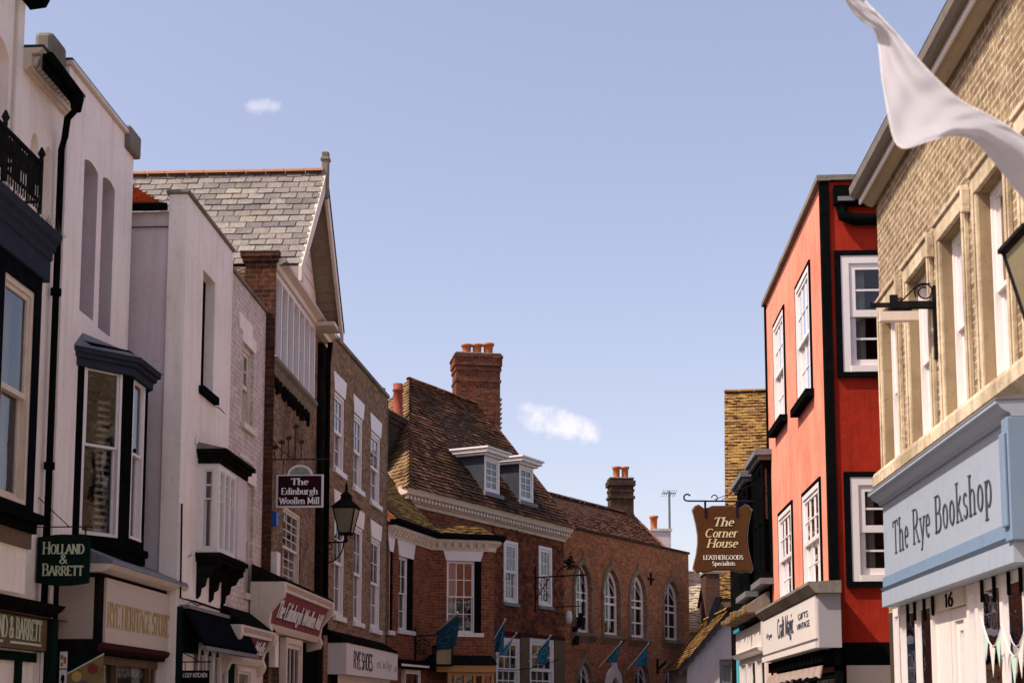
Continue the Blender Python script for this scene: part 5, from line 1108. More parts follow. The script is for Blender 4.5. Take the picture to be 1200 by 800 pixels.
# roof
FR = FM.off(-setb)
r1, zr = FR.px(563, 473); r0, zr0 = FR.px(479, 447); zr = (zr+zr0)/2
ez = zE+.30
eA, eB = mS-.1, mE+.1; n_e = .36
S_ = [FM.pt(eA, n_e, ez), FM.pt(eB, n_e, ez), FM.pt(r1, -setb, zr), FM.pt(r0, -setb, zr)]
tile_roof(B8m, S_, CLAY_T, .19, .15, .036, jit=.45, sag=.10)
hipu = r0-1.8
tile_roof(B8m, [FM.pt(hipu, -2*setb-.3, ez), FM.pt(eA, n_e, ez), FM.pt(r0, -setb, zr)], CLAY_P, .19, .15, .03, name='hip_roof', jit=.45)
tile_roof(B8m, [FM.pt(eB, n_e, ez), FM.pt(eB, -2*setb-.3, ez), FM.pt(r1, -setb, zr)], CLAY_T, .165, .102, .018, name='hip_roof', jit=.6)
MB().poly([FM.pt(hipu, -2*setb-.3, ez), FM.pt(eB, -2*setb-.3, ez), FM.pt(r1, -setb, zr-.01), FM.pt(r0, -setb, zr-.01)]).build('rear_roof', CLAY_T, B8m, flip=False)
ridge(B8m, FM.pt(r0, -setb, zr+.02), FM.pt(r1, -setb, zr+.02), .10, CLAY_T)
ridge(B8m, FM.pt(r1, -setb, zr+.02), FM.pt(eB, n_e, ez+.02), .06, CLAY_T, 'hip_tile')
# main chimney standing on the ridge end
Kc = Fr((FR.pt(r1, 0, 0).x, FR.pt(r1, 0, 0).y), (1, .18), (.18, -1))
ca, cb = Kc.u(533, 450), Kc.u(584, 450); ct = Kc.z(558, 418)
hgt = lambda y: Kc.z(558, y)
chimney(B8m, Kc, ca, cb, -.6, .35, hgt(520), ct, CHIM_BRICK, pots=[(.28, .5, .36, .16, 0, ORANGE_POT), (.52, .5, .38, .16, 0, ORANGE_POT), (.78, .5, .42, .17, 0, ORANGE_POT)],
        bands=((hgt(431), ct-hgt(431)-.002, .06), (hgt(437), .1, .035), (hgt(450), .08, .03), (hgt(422), .07, .085)))
mb = MB()
for i in range(9): mb.box(Kc, cb+.0+.0*i, cb+.06, -.3, .36, hgt(470+i*5.5), hgt(470+i*5.5)+.05)
mb.build('flashing', LEAD, B8m)
# dormers
ns_ = (n_e+setb)
def zroof(n): return ez+(zr-ez)*((n_e-n)/(n_e+setb))
def dormer(xl, xr, yt, yb, xcl, xcr, yct):
    nd = -.55
    a, b = FM.u(xl, (yt+yb)/2, nd), FM.u(xr, (yt+yb)/2, nd); xm = (xl+xr)/2; z0, z1 = FM.z(xm, yb, nd), FM.z(xm, yt, nd)
    # slide the dormer front until its foot stands on the slope
    for _ in range(12):
        nd = n_e-(z0-.08-ez)/(zr-ez)*(n_e+setb); a, b = FM.u(xl, (yt+yb)/2, nd), FM.u(xr, (yt+yb)/2, nd); z0, z1 = FM.z(xm, yb, nd), FM.z(xm, yt, nd)
    Fd = FM.off(nd); nbk = n_e-(z1-ez)/(zr-ez)*(n_e+setb)-nd-.3
    d = MB(); wall(d, Fd, a, b, z0-.1, z1, [(a+.03, b-.03, z0, z1-.02)], .08); d = d.build('dormer', WHITE, B8m, flip=False)
    c = MB()
    for u_ in (a, b): c.poly([Fd.pt(u_, -.001, z0-.1), Fd.pt(u_, -.001, z1), Fd.pt(u_, nbk, z1), Fd.pt(u_, nbk+.2, z1-.1)])
    c.build('dormer_cheek', DARK_LEAD, d, flip=False)
    sash(d, Fd, a+.03, b-.03, z0, z1-.02, n=-.0, cols=2, rt=4, rb=1, m=WHITE, fw=.07, bar=.03, single=True, name='casement', curtain='half')
    MB().box(Fd, a-.12, b+.12, nbk, .10, z1+.002, z1+.07).box(Fd, a-.2, b+.2, nbk, .2, z1+.072, z1+.17).box(Fd, a-.25, b+.25, nbk, .25, z1+.172, z1+.22).build('dormer_roof', WHITE, d)
    MB().box(Fd, a-.1, b+.1, -.02, .1, z0-.14, z0-.03).build('dormer_sill', LEAD, d)
dormer(567.5, 585.5, 536, 577, 543, 593, 525)
dormer(608.5, 625, 546, 587, 588, 632, 537)
# ================================================================ gothic windowed brick building
pM = FM.pt(mE, 0, 0)
DG = Vector(((1650-600)/FP, 1)).normalized(); FG = Fr((pM.x, pM.y), DG, (DG.y, -DG.x))
gE = ux(FG, 808, 740); zG = zx(FG, 737, 634)
BG = thing('gothic_window_building', 'long weathered brick building with four pointed arch windows in stone hoods', 'building', FG.pt(gE/2, 0, 0))
gw = [(673.5, 692, 661, 741), (707, 725.5, 667.5, 744), (738.5, 756.5, 673, 747), (778, 795.5, 681, 750)]
lw = [(677, 693, 776, 840), (744, 760, 776, 840), (779, 795, 777, 840), (645, 646, 779, 840)][:3]
hs = []; ww = []
for k, q in enumerate(gw+lw):
    h = rectpx(FG, *q); rise = min(.75, (h[3]-h[2])*.34); hs.append((*h, {'arch': 'pointed', 'rise': rise, 'rev': .2})); ww.append((h, rise))
body(BG, FG, 0.01, gE, zG, 7, hs, WARM_BRICK, top=False)
MB().box(FG, 0, gE+.03, -.36, .05, zG+.002, zG+.08).build('parapet_coping', DARK_BRICK, BG)
for k, (h, rise) in enumerate(ww):
    a, b, c, d = h; Fw = FG.off(-.10); o_ = arch_pts(a, b, d-rise, d, 'pointed', 8); th = .10
    i_ = arch_pts(a+th, b-th, d-rise, d-th*1.5, 'pointed', 8)
    mb = MB(); full_o = [(a, c)]+o_[:]+[(b, c)]; full_i = [(a+th, c+th)]+i_+[(b-th, c+th)]
    for i in range(len(full_o)-1): mb.face(Fw, [full_o[i], full_o[i+1], full_i[i+1], full_i[i]], -.08, .0)
    mb.box(Fw, a, b, -.08, .01, c, c+th); zc = c+(d-c)*.48
    mb.box(Fw, a+th, b-th, -.07, -.005, zc-.035, zc+.035).box(Fw, (a+b)/2-.022, (a+b)/2+.022, -.06, -.01, c+th, d-th*1.6)
    for z_ in (c+(zc-c)*.5, zc+(d-rise-zc)*.62): mb.box(Fw, a+th, b-th, -.058, -.012, z_-.022, z_+.022)
    mb.tube([Fw.pt(a+th, -.03, d-rise), Fw.pt((a+b)/2+.1, -.03, d-th*2.2)], .014, 5).tube([Fw.pt(b-th, -.03, d-rise), Fw.pt((a+b)/2-.1, -.03, d-th*2.2)], .014, 5)
    w_ = mb.build('gothic_window', WHITE, BG)
    MB().sheet(Fw, [(a+th, c+th), (b-th, c+th)]+i_[::-1], -.04).build('pane', GLASS, w_, flip=False)
    if k in (0, 1, 2, 3):
        cm = MB(); cm.sheet(Fw, [(a, c), ((a+b)/2 if k % 2 else b, c), ((a+b)/2 if k % 2 else b, d-rise*.4), (a, d-rise*.4)], -.22); cm.build('curtain', CURTAIN, w_, flip=False)
    hood_o = arch_pts(a-.13, b+.13, d-rise-.05, d+.18, 'pointed', 8); hood_i = arch_pts(a-.01, b+.01, d-rise, d+.01, 'pointed', 8)
    mb = MB()
    for i in range(len(hood_o)-1): mb.face(FG, [hood_o[i], hood_o[i+1], hood_i[i+1], hood_i[i]], .0, .05)
    mb.face(FG, [((a+b)/2-.10, d+.16), ((a+b)/2+.10, d+.16), ((a+b)/2+.03, d+.26), ((a+b)/2, d+.42), ((a+b)/2-.03, d+.26)], .002, .06)
    for s_, e_ in ((a-.13, a-.01), (b+.01, b+.13)): mb.box(FG, s_, e_, 0, .05, c, d-rise-.05+.001)
    mb.build('stone_hood', BROWN_STONE, w_)
    MB().prof(FG, [(0, c-.002), (.16, c-.002), (.16, c-.10), (.10, c-.16), (0, c-.3)], a-.22, b+.22).build('stone_sill', BROWN_STONE, w_)
# white niche and cross plates
h = rectpx(FG, 709, 726, 782, 840); mb = MB()
o1, i1 = arch_pts(h[0], h[1], h[3]-.5, h[3]+.05, 'pointed', 7), arch_pts(h[0]+.2, h[1]-.2, h[3]-.75, h[3]-.3, 'pointed', 7)
for i in range(len(o1)-1): mb.face(FG, [o1[i], o1[i+1], i1[i+1], i1[i]], 0, .12)
for s_, e_ in ((h[0], h[0]+.2), (h[1]-.2, h[1])): mb.box(FG, s_, e_, 0, .12, .1, h[3]-.62)
mb.box(FG, (h[0]+h[1])/2-.1, (h[0]+h[1])/2+.1, .02, .14, h[3], h[3]+.25); mb.build('white_door_surround', SHOP_WHITE, BG)
for x, y in ((762, 678),):
    u_, z_ = FG.px(x, y); MB().box(FG, u_-.22, u_+.22, .0, .05, z_-.03, z_+.03).box(FG, u_-.03, u_+.03, 0, .052, z_-.22, z_+.22).build('tie_plate', IRON, BG)
# its roof and chimney
setg = 3.4; FGR = FG.off(-setg); g1, gzr = FGR.px(741, 606); gz0_ = FGR.px(640, 575)[1]; gzr = (gzr+gz0_)/2
eg = zG-.25
tile_roof(BG, [FG.pt(-.6, -.35, eg), FG.pt(gE-.1, -.35, eg), FG.pt(g1, -setg, gzr), FG.pt(-.6, -setg, gzr)], BROWN_T, .19, .14, .034, jit=.45, sag=.05)
tile_roof(BG, [FG.pt(gE-.1, -.35, eg), FG.pt(gE-.1, -2*setg, eg), FG.pt(g1, -setg, gzr)], BROWN_T, .17, .105, .016, name='hip_roof')
MB().poly([FG.pt(-.6, -2*setg, eg), FG.pt(gE-.1, -2*setg, eg), FG.pt(g1, -setg, gzr-.02), FG.pt(-.6, -setg, gzr-.02)]).build('rear_roof', BROWN_T, BG, flip=False)
MB().poly([FG.pt(0, -.34, eg-.02), FG.pt(gE, -.34, eg-.02), FG.pt(gE, -7, eg-.02), FG.pt(0, -7, eg-.02)]).build('gutter_floor', LEAD, BG, flip=False)
ridge(BG, FG.pt(-.6, -setg, gzr+.02), FG.pt(g1, -setg, gzr+.02), .11, BROWN_T)
ridge(BG, FG.pt(g1, -setg, gzr+.02), FG.pt(gE-.1, -.35, eg+.02), .08, BROWN_T, 'hip_tile')
pc_ = FGR.pt(g1-.5, 0, 0); Kc = Fr((pc_.x, pc_.y), (1, .1), (.1, -1)); ca, cb = Kc.u(714, 590), Kc.u(741, 590); ct = Kc.z(728, 562); hg = lambda y: Kc.z(728, y)
chimney(BG, Kc, ca, cb, -.4, .3, hg(640), ct, DARK_BRICK, pots=[(.33, .5, .46, .15, 0, ORANGE_POT), (.70, .5, .46, .15, 0, ORANGE_POT)], bands=((hg(570), .2, .07), (hg(585), .1, .05), (hg(577), .1, .03)))
# small fittings on these fronts
kn = FM.u(626, 690); Kb = FM.cross(kn)
br = thing('iron_sign_bracket', 'long wrought iron bracket with a leafy wreath and empty square frame', 'sign bracket', Kb.pt(.4, 0, 5.2))
zz = Kb.z(650, 675); L_ = Kb.u(684, 690)
mb = MB().box(Kb, -.02, .05, -.04, .04, Kb.z(626, 716), Kb.z(626, 664)).tube([Kb.pt(0, 0, zz), Kb.pt(L_+.1, 0, zz)], .022)
xa, xb = Kb.u(657, 680), L_; 
zq = Kb.z(670, 710); mb.tube([Kb.pt(xb, 0, zz), Kb.pt(xb, 0, zq), Kb.pt(xa-.2, 0, zq)], .018)
xc = Kb.u(668, 670); mb.tube([Kb.pt(xc+.42*math.cos(math.radians(t)), 0, zz+.30*math.sin(math.radians(t))) for t in range(0, 181, 20)], .018)
for s_ in range(3): mb.tube([Kb.pt(.12+.14*s_+.1*math.cos(x*.6), 0, zz-.25-.18*s_+.1*math.sin(x*.6)) for x in range(9)], .012, 5)
mb.tube([Kb.pt(.03, 0, zz-.7), Kb.pt(.5, 0, zz-.03)], .014); mb.build('scrolled_arm', IRON, br)
mb = MB(); zc_ = zz+.36
for i in range(60):
    a, r = random.uniform(0, 6.28), random.uniform(.02, .2); p = Kb.pt(xc+r*math.cos(a), random.uniform(-.06, .06), zc_+r*math.sin(a)); d = Vector((random.uniform(-1, 1), random.uniform(-1, 1), random.uniform(-1, 1)))*.07
    e = Vector((random.uniform(-1, 1), random.uniform(-1, 1), random.uniform(-1, 1)))*.04; mb.poly([p-d, p+e, p+d, p-e])
mb.tube([Kb.pt(xc, 0, zc_+.15), Kb.pt(xc, 0, zc_+.36)], .012); mb.build('wreath', IRON, br, flip=False)
uf, zf = FG.px(659.5+3, 723); fl = thing('flood_light', 'round white flood light at the left end of the pointed window building', 'flood light', FG.pt(uf, 0, zf))
MB().lathe(FG.pt(uf, .12, zf-.2), [(.04, 0), (.09, .05), (.11, .2), (.09, .36), (.04, .40)]).box(FG, uf-.03, uf+.03, 0, .15, zf-.05, zf+.03).build('case', SHOP_WHITE, fl, True)
uf, zf = FG.px(674, 728); wl = thing('wall_lantern', 'black lantern with stepped bracket beside the first pointed window', 'wall lamp', FG.pt(uf, 0, zf))
MB().box(FG, uf-.12, uf+.12, .10, .30, zf-.1, zf+.14).box(FG, uf-.07, uf+.07, .14, .26, zf+.142, zf+.26).box(FG, uf-.04, uf+.04, 0, .2, zf-.2, zf-.102).box(FG, uf-.2, uf-.08, 0, .14, zf-.42, zf-.16).box(FG, uf-.22, uf-.07, .01, .18, zf-.72, zf-.45).box(FG, uf-.16, uf-.12, .02, .06, zf-.45, zf-.42).build('body', IRON, wl, bevel=.02)
# ================================================================ blue flags on short poles
def flag(x0, y0, x1, y1, poly, fr, u, lab, light=False):
    """pole from the wall up and out; cloth hangs from it; poly = photo pixels of the cloth read on a plane standing out from the wall"""
    K = fr.cross(u); p0, p1 = K.px(x0, y0), K.px(x1, y1); t = thing('flag', lab, 'flag', K.pt(max(p0[0], 0), 0, p0[1]), 'teal flags on the red brick fronts')
    MB().tube([K.pt(p0[0], 0, p0[1]), K.pt(p1[0], 0, p1[1])], .018).lathe(K.pt(p1[0], 0, p1[1]-.01), [(.015, 0), (.03, .02), (.01, .06)]).build('pole', SHOP_WHITE, t)
    a, b, c, d = [Vector(K.px(*q)) for q in poly]            # a,b along the pole; c below b, d below a
    mb = MB(); nu, nv = 10, 12
    def P(i, j):
        s_, v_ = i/nu, j/nv; q = (a*(1-s_)+b*s_)*(1-v_)+(d*(1-s_)+c*s_)*v_; wv = .09*v_*math.sin(s_*5+v_*2.2+u)+.03*math.sin(s_*11+u*3)*v_
        return K.pt(q.x, wv, q.y)
    for i in range(nu):
        for j in range(nv): mb.poly([P(i, j), P(i+1, j), P(i+1, j+1), P(i, j+1)])
    mb.build('cloth', BLUE_CLOTH if not light else LIGHT_BLUE, t, True, flip=False)
    pr = MB()
    def Q(s_, v_):
        q = (a*(1-s_)+b*s_)*(1-v_)+(d*(1-s_)+c*s_)*v_; wv = .09*v_*math.sin(s_*5+v_*2.2+u)+.03*math.sin(s_*11+u*3)*v_; return K.pt(q.x, wv+.012, q.y)
    if not light:
        for (cs, cv, r) in ((.68, .42, .2), (.36, .62, .16)):
            pr.tube([Q(cs+r*math.cos(k*.4), cv+r*.7*math.sin(k*.4)) for k in range(16)], .012, 4, closed=True)
        for v_ in (.82, .9): pr.tube([Q(.2+.06*k, v_) for k in range(11)], .01, 4)
        pr.build('print', LIGHT_BLUE, t)
    return t
flag(500, 750, 536, 718, [(512, 741), (535.5, 720), (536, 756), (515, 762)], F7f, .0, 'largest teal flag standing out in front of the red corner house window')
flag(572, 760, 592, 726, [(577, 742), (592, 727), (590.5, 764), (576, 763)], FM, FM.u(571, 750), 'teal flag hanging where the corner house meets the tile hung house')
flag(580, 772, 605, 742, [(589, 760), (604, 743), (593, 768), (584, 767)], FM, FM.u(580, 760), 'narrow lighter blue flag folded in front of the first tall ground floor window', True)
flag(620, 774, 645, 745, [(631, 762), (644.5, 747), (638.5, 778), (627, 777)], FM, FM.u(616, 772), 'teal flag over the tall white ground floor window nearest the pointed windows')
flag(702, 781, 728, 752, [(714, 767), (727.5, 753), (723, 776), (709, 776)], FG, FG.u(701, 780), 'left of the two teal flags below the pointed windows')
flag(735, 784, 760, 754, [(748, 768), (759.5, 755), (756, 780), (743, 780)], FG, FG.u(734, 782), 'right of the two teal flags below the pointed windows')
pu_ = FG.u(770, 780); eb = thing('flag_bracket', 'empty iron flag holder on brick right of the teal flags', 'bracket', FG.pt(pu_, 0, FG.z(770, 780)))
zq = FG.z(770, 780); MB().box(FG, pu_-.05, pu_+.05, 0, .04, zq-.25, zq+.25).tube([FG.pt(pu_, .03, zq-.1), FG.pt(pu_+.1, .3, zq+.15)], .05).build('holder', IRON, eb)
# shopfronts at the foot of the corner house
zc = F7f.z(540, 779, .5); a, b = F7f.u(500, 775, .5), F7f.u(582, 778, .5)
MB().prof(F7f, [(.0, zc+.02), (.55, zc+.02), (.5, zc+.08), (.05, zc+.26), (0, zc+.26)], a, b).build('shop_roof', TIMBER, B7)
MB().box(F7f, a+.25, b-.02, .38, .5, zc-.16, zc+.0).build('shop_fascia', OAK, B7)
MB().box(F7f, a+.25, b-.02, .0, .38, zc-.161, zc-.02).build('shop_soffit', BROWN_WOOD, B7)
sh_e = [F7f.u(x, 790, .4) for x in (526, 533, 545, 556, 566, 577)]; shopwin(B7, F7f, sh_e, .4, zc-.165, .42, OAK, .07)
c0, c1 = F7.u(466, 790, .25), F7.u(497, 790, .25)
zc2 = F7.z(480, 779, .25)
MB().box(F7, c0, e7-.05, 0, .3, zc2-.05, zc2+.12).build('shop_fascia', BLACK, B7)
MB().box(F7, c0+.1, c1+.2, .302, .31, zc2-.03, zc2+.02).build('fascia_trim', SHOP_WHITE, B7)
sash(B7, F7, F7.u(475, 790, .1), F7.u(493, 790, .1), .5, zc2-.09, n=.1, cols=1, rt=1, rb=1, m=SHOP_WHITE, single=True, name='shop_window')
Kx = F7.cross(F7.u(486, 760)); zz = Kx.z(490, 745); ib = thing('iron_scroll_bracket', 'curled wrought iron bracket on the red corner house above the black shop', 'sign bracket', Kx.pt(.1, 0, zz))
mb = MB().box(Kx, -.02, .03, -.03, .03, zz-.6, zz+.2).tube([Kx.pt(0, 0, zz), Kx.pt(.5, 0, zz+.02), Kx.pt(.62, 0, zz+.12)], .018)
for c_, r in ((.2, .17), (.2, .1)): mb.tube([Kx.pt(c_+r*math.cos(t*.5), 0, zz-.25+r*math.sin(t*.5)) for t in range(12)], .014, 5)
mb.build('scroll', IRON, ib)
Kn = F7f.cross(F7f.u(500, 770)); 
ts = thing('hanging_lantern_sign', 'dark framed lantern sign hanging below the largest teal flag', 'lantern', F7f.pt(F7f.u(520, 765, .8), .8, F7f.z(520, 778, .8)))
h = rectpx(F7f, 510, 531, 758, 778, .8); mb = MB()
for u_ in (h[0], h[1]-.03): mb.box(F7f, u_, u_+.03, .78, .82, h[2], h[3]).box(F7f, u_, u_+.03, .5, .53, h[2], h[3])
mb.box(F7f, h[0], h[1], .49, .83, h[3]+.001, h[3]+.05).box(F7f, h[0], h[1], .49, .83, h[2]-.04, h[2]-.001).tube([F7f.pt((h[0]+h[1])/2, 0, h[3]+.06), F7f.pt((h[0]+h[1])/2, .66, h[3]+.06)], .02)
mb.build('frame', IRON, ts); MB().box(F7f, h[0]+.04, h[1]-.04, .54, .77, h[2]+.01, h[3]-.01).build('glass', LAMP_GLASS_M, ts)
w1 = FM.pt(FM.u(584, 782, .4), .4, FM.z(584, 784, .4)); w2 = FM.pt(FM.u(655, 775, .4), .4, FM.z(655, 772, .4)); mid = (w1+w2)/2-Vector((0, 0, .12))
tag(MB().tube([w1, (w1*.75+w2*.25)-Vector((0, 0, .09)), mid, (w1*.25+w2*.75)-Vector((0, 0, .09)), w2], .012, 5).build('festoon_wire', BLACK, None), 'slack black wire strung across the tall ground floor windows behind the flags', 'wire')
# ================================================================ far houses at the end of the street
def gablehouse(name, lab, Y, x0, x1, yE, yA, depth, wallm, roofm, win=None, xa=None, edge=None):
    K = Fr(((x0-600)/FP*Y, Y), (1, 0), (0, -1)); w_ = (x1-x0)/FP*Y; ze = K.z(x0, yE); za = K.z((x0+x1)/2, yA); a = K.u(xa, yA) if xa else w_/2
    r = thing(name, lab, 'building', K.pt(w_/2, 0, 0))
    mb = MB(); hs = [(*rectpx(K, *win), {'rev': .12})] if win else []
    wall(mb, K, 0, w_, 0, ze, hs); mb.sheet(K, [(0, ze), (w_, ze), (a, za)], 0); shell(mb, K, 0, w_, 0, ze, depth); mb.build('wall', wallm, r, flip=False)
    o = .25; 
    sl = (za-ze)/a; sr = (za-ze)/(w_-a)
    tile_roof(r, [K.pt(-o, -depth, ze-o*sl), K.pt(-o, o, ze-o*sl), K.pt(a, o, za+.05), K.pt(a, -depth, za+.05)], roofm, .17, .11, .03, jit=.6)
    tile_roof(r, [K.pt(w_+o, o, ze-o*sr), K.pt(w_+o, -depth, ze-o*sr), K.pt(a, -depth, za+.05), K.pt(a, o, za+.05)], roofm, .17, .11, .03, jit=.6)
    ridge(r, K.pt(a, o, za+.07), K.pt(a, -depth, za+.07), .1, roofm)
    if edge:
        for s_, e0, sl_ in ((-1, -o, sl), (1, w_+o, sr)):
            n_ = 9; top = [(e0+(a-e0)*i/n_, ze-o*sl_+(za-ze+o*sl_)*i/n_-.02) for i in range(n_+1)]
            bot = []
            for i in range(n_*4+1):
                f = i/(n_*4); bot.append((e0+(a-e0)*f, ze-o*sl_+(za-ze+o*sl_)*f-.2-.05*abs(math.sin(f*n_*math.pi))))
            MB().face(K, top+bot[::-1], .1, .14).build('bargeboard', edge, r)
    if win:
        h = hs[0]; sash(r, K, *h[:4], n=-.03, cols=2, rt=1, rb=1, m=paint('grey window paint', (.2, .19, .2), .5, .2), fw=.12, bar=.04, name='window')
    return r, K
GW = render_wall('white cottage render', (.62, .54, .55), (.45, .38, .36), .3)
c, K = gablehouse('white_cottage', 'white gabled cottage with scalloped bargeboards at the end of the street', 44, 806, 898, 772, 716, 5, GW, ORANGE_T, (843, 861, 752, 802), 853, edge=paint('dark scalloped board', (.10, .095, .11), .6, .2))
# pale sunlit roof and brick gables behind the cottage
def backhouse(name, lab, Y, x0, x1, yT, yB, roofm, wallm, run=3.0, skew=0):
    s_ = (x0-600)/FP*skew; K = Fr(((x0-600)/FP*Y, Y), (1, -s_), (-s_, -1)); w_ = (x1-x0)/FP*Y; ze = K.z(x0, yB); zt = EYE+(HZ-yT)/FP*(Y+run)
    r = thing(name, lab, 'building', K.pt(w_/2, 0, 0))
    mb = MB(); wall(mb, K, 0, w_, 0, ze); shell(mb, K, 0, w_, 0, ze, 2*run)
    for u_ in (0, w_): mb.poly([K.pt(u_, 0, ze), K.pt(u_, -2*run, ze), K.pt(u_, -run, zt-.03)])
    mb.build('wall', wallm, r, flip=False)
    tile_roof(r, [K.pt(-.1, .2, ze-.1), K.pt(w_+.1, .2, ze-.1), K.pt(w_+.1, -run, zt), K.pt(-.1, -run, zt)], roofm, .17, .12, .03, jit=.7)
    tile_roof(r, [K.pt(w_+.1, -2*run, ze-.1), K.pt(-.1, -2*run, ze-.1), K.pt(-.1, -run, zt), K.pt(w_+.1, -run, zt)], roofm, .17, .12, .03)
    ridge(r, K.pt(-.1, -run, zt+.03), K.pt(w_+.1, -run, zt+.03), .1, roofm); return r, K
r1_, k1 = backhouse('pale_roofed_house', 'far house with pale tiled roof seen past the brick building', 56, 795, 832, 670, 738, PALE_T, GW, 3.2)
r2_, k2 = backhouse('orange_roofed_house', 'far house with small orange tiled roof just under the brown hanging sign', 52, 842, 900, 664, 698, ORANGE_T, BROWN_STONE, 2.4)
k3 = Fr(((829-600)/FP*50, 50), (1, 0), (0, -1)); w3 = (846-829)/FP*50
sr_ = thing('brick_stair_tower', 'narrow dark brown brick wall between the pale roof and orange roof', 'building', k3.pt(w3/2, 0, 0))
MB().box(k3, 0, w3, -1.2, 0, 0, k3.z(838, 672)).build('wall', brick('distant brown brick', (.15, .07, .05), (.1, .05, .04), (.12, .08, .06)), sr_)
MB().box(k3, -.05, w3+.05, -1.25, .05, k3.z(838, 672)+.002, k3.z(838, 672)+.08).build('coping', CAP_STONE, sr_)
k4 = Fr(((822-600)/FP*46.5, 46.5), (1, 0), (0, -1))
ld = thing('slate_lean_to', 'small dark blue slate lean-to roof above the white cottage', 'roof', k4.pt(.5, 0, 0))
A_ = [k4.pt(k4.u(x, y), n, k4.z(x, y)) for x, y, n in ((825, 738, 0), (829, 738, .25), (845, 699, .25), (838, 699, 0))]
MB().solid([p-Vector((0, 0, .1)) for p in A_], A_).build('roof', NAVY, ld)
MB().box(k4, k4.u(838, 720), k4.u(866, 720), -.4, -.02, 0, k4.z(850, 705)).build('wall', BROWN_STONE, ld)
r3_, k3_ = backhouse('mossy_roofed_house', 'tall roof of orange lichened tiles rising behind the black bays and brown hanging sign', 37, 858.5, 925, 453, 592, ORANGE_T, TIMBER, 2.6, 1.08)
# white stack with a pot, and the aerial behind the pointed window building
k5 = Fr(((775-600)/FP*58, 58), (1, .1), (.1, -1)); ws_ = thing('white_chimney', 'small white rendered chimney with orange pot beyond the brick parapet', 'chimney', k5.pt(0, 0, 0))
zt = k5.z(775, 622); MB().box(k5, k5.u(763, 630), k5.u(786, 630), -.6, 0, 0, zt).box(k5, k5.u(761.5, 630), k5.u(787.5, 630), -.65, .05, zt+.002, zt+.1).build('stack', GW, ws_)
p = MB(); pot(p, k5.pt(k5.u(768, 620), -.3, zt+.1), .55, .16, 0); p.build('chimney_pot', ORANGE_POT, ws_, True)
k6 = Fr(((787.5-600)/FP*60, 60), (1, 0), (0, -1)); ae = thing('television_aerial', 'thin pole with television aerial above the brick parapet', 'aerial', k6.pt(0, 0, 0))
z1 = k6.z(787, 575); MB().tube([k6.pt(0, 0, 0), k6.pt(0, 0, z1)], .05, 8).build('pole', paint('grey galvanised pole', (.12, .14, .14), .5, .2), ae)
mb = MB().tube([k6.pt(-.28, .02, z1-.1), k6.pt(.3, -.3, z1-.06)], .02, 6)
for i in range(7):
    f = i/6; c0 = k6.pt(-.28+.58*f, .02-.32*f, z1-.1+.04*f); mb.tube([c0-Vector((.06, .1, .16)), c0+Vector((.06, .1, .16))], .01, 5)
mb.build('antenna', IRON, ae)
# ================================================================ right row: building with black bays and the mossy cross roof
uRl = ux(R1, 906, 760)                                     # far end of the red building
ue = ux(R1, 874, 760)
BB = thing('black_bay_building', 'low building with two black timber bays beside the red house', 'building', R1.pt((uRl+ue)/2, 0, 0))
zw = zx(R1, 890, 560)
zeav = R1.z(893, 548)
body(BB, R1, uRl, ue, zeav, 6, [], TIMBER)
MB().prof(R1, [(.1, zeav+.003), (.1, zeav+.05), (-3, zeav+1.0), (-6, zeav+.05), (-6, zeav+.003)], uRl+.01, ue).build('roof', DARK_LEAD, BB)
def blackbay(xn, xf, xw, yt, yb, n):
    a, b = R1.u(xn, (yt+yb)/2, n), R1.u(xf, (yt+yb)/2, n); Fy = R1.off(n); z1, z0 = R1.z((xn+xf)/2, yt, n), R1.z((xn+xf)/2, yb, n)
    hs = [(a+.08+(b-a-.1)*i/2, a+.04+(b-a-.1)*(i+1)/2-.06, z0+.1, z1-.12) for i in range(2)]
    mb = MB(); wall(mb, Fy, a, b, z0, z1, hs, .07)
    K = R1.cross(a); hk = [(.04, n-.04, z0+.1, z1-.12)]; wall(mb, K, 0, n, z0, z1, hk, .07); mb.poly([Fy.pt(b, 0, z0), R1.pt(b, 0, z0), R1.pt(b, 0, z1), Fy.pt(b, 0, z1)])
    o = mb.build('bay_window', BLACK, BB, flip=False)
    for h in hs: sash(o, Fy, *h, n=-.01, cols=1, rt=2, rb=2, m=BLACK, fw=.04, bar=.02, name='sash_window')
    sash(o, K, *hk[0], n=-.01, cols=1, rt=2, rb=2, m=BLACK, fw=.02, bar=.02, name='side_light')
    q = lambda e: [(a-e, 0), (a-e, n+e), (b+e, n+e), (b+e, 0)]
    MB().plan(R1, q(.06), z1+.002, z1+.09).plan(R1, q(.13), z1+.092, z1+.2).build('bay_cornice', LEAD, BB)
    MB().plan(R1, q(.06), z0-.12, z0-.002).build('bay_sill', LEAD, BB)
blackbay(893, 881.5, 905, 545, 682, .2)
blackbay(875.5, 864.5, 888, 570, 697, .2)
zl0 = zx(R1, 888, 716, .3)
MB().prof(R1, [(0, zl0), (.5, zl0), (.52, zl0+.1), (.1, zl0+.4), (0, zl0+.4)], uRl, ue).build('shop_roof', CAP_STONE, BB)
for i in range(16): u_ = random.uniform(uRl, ue); MB().box(R1, u_, u_+random.uniform(.05, .2), .3, random.uniform(.5, .62), zl0-.02, zl0+random.uniform(.02, .16)).build('moss_clump', MOSS_T, BB, bevel=.02)
fz0, fz1 = zx(R1, 882, 757, .4), zx(R1, 882, 727, .4)
MB().box(R1, uRl, ue, 0, .22, fz0, fz1).build('shop_fascia', SHOP_WHITE, BB)
letters(MB(), R1, 'ANTIQUES', ue-.5, uRl+.7, fz0+.14, .3, .402, -1, .12, .05).build('fascia_lettering', LETTER_FAINT, BB) if False else None
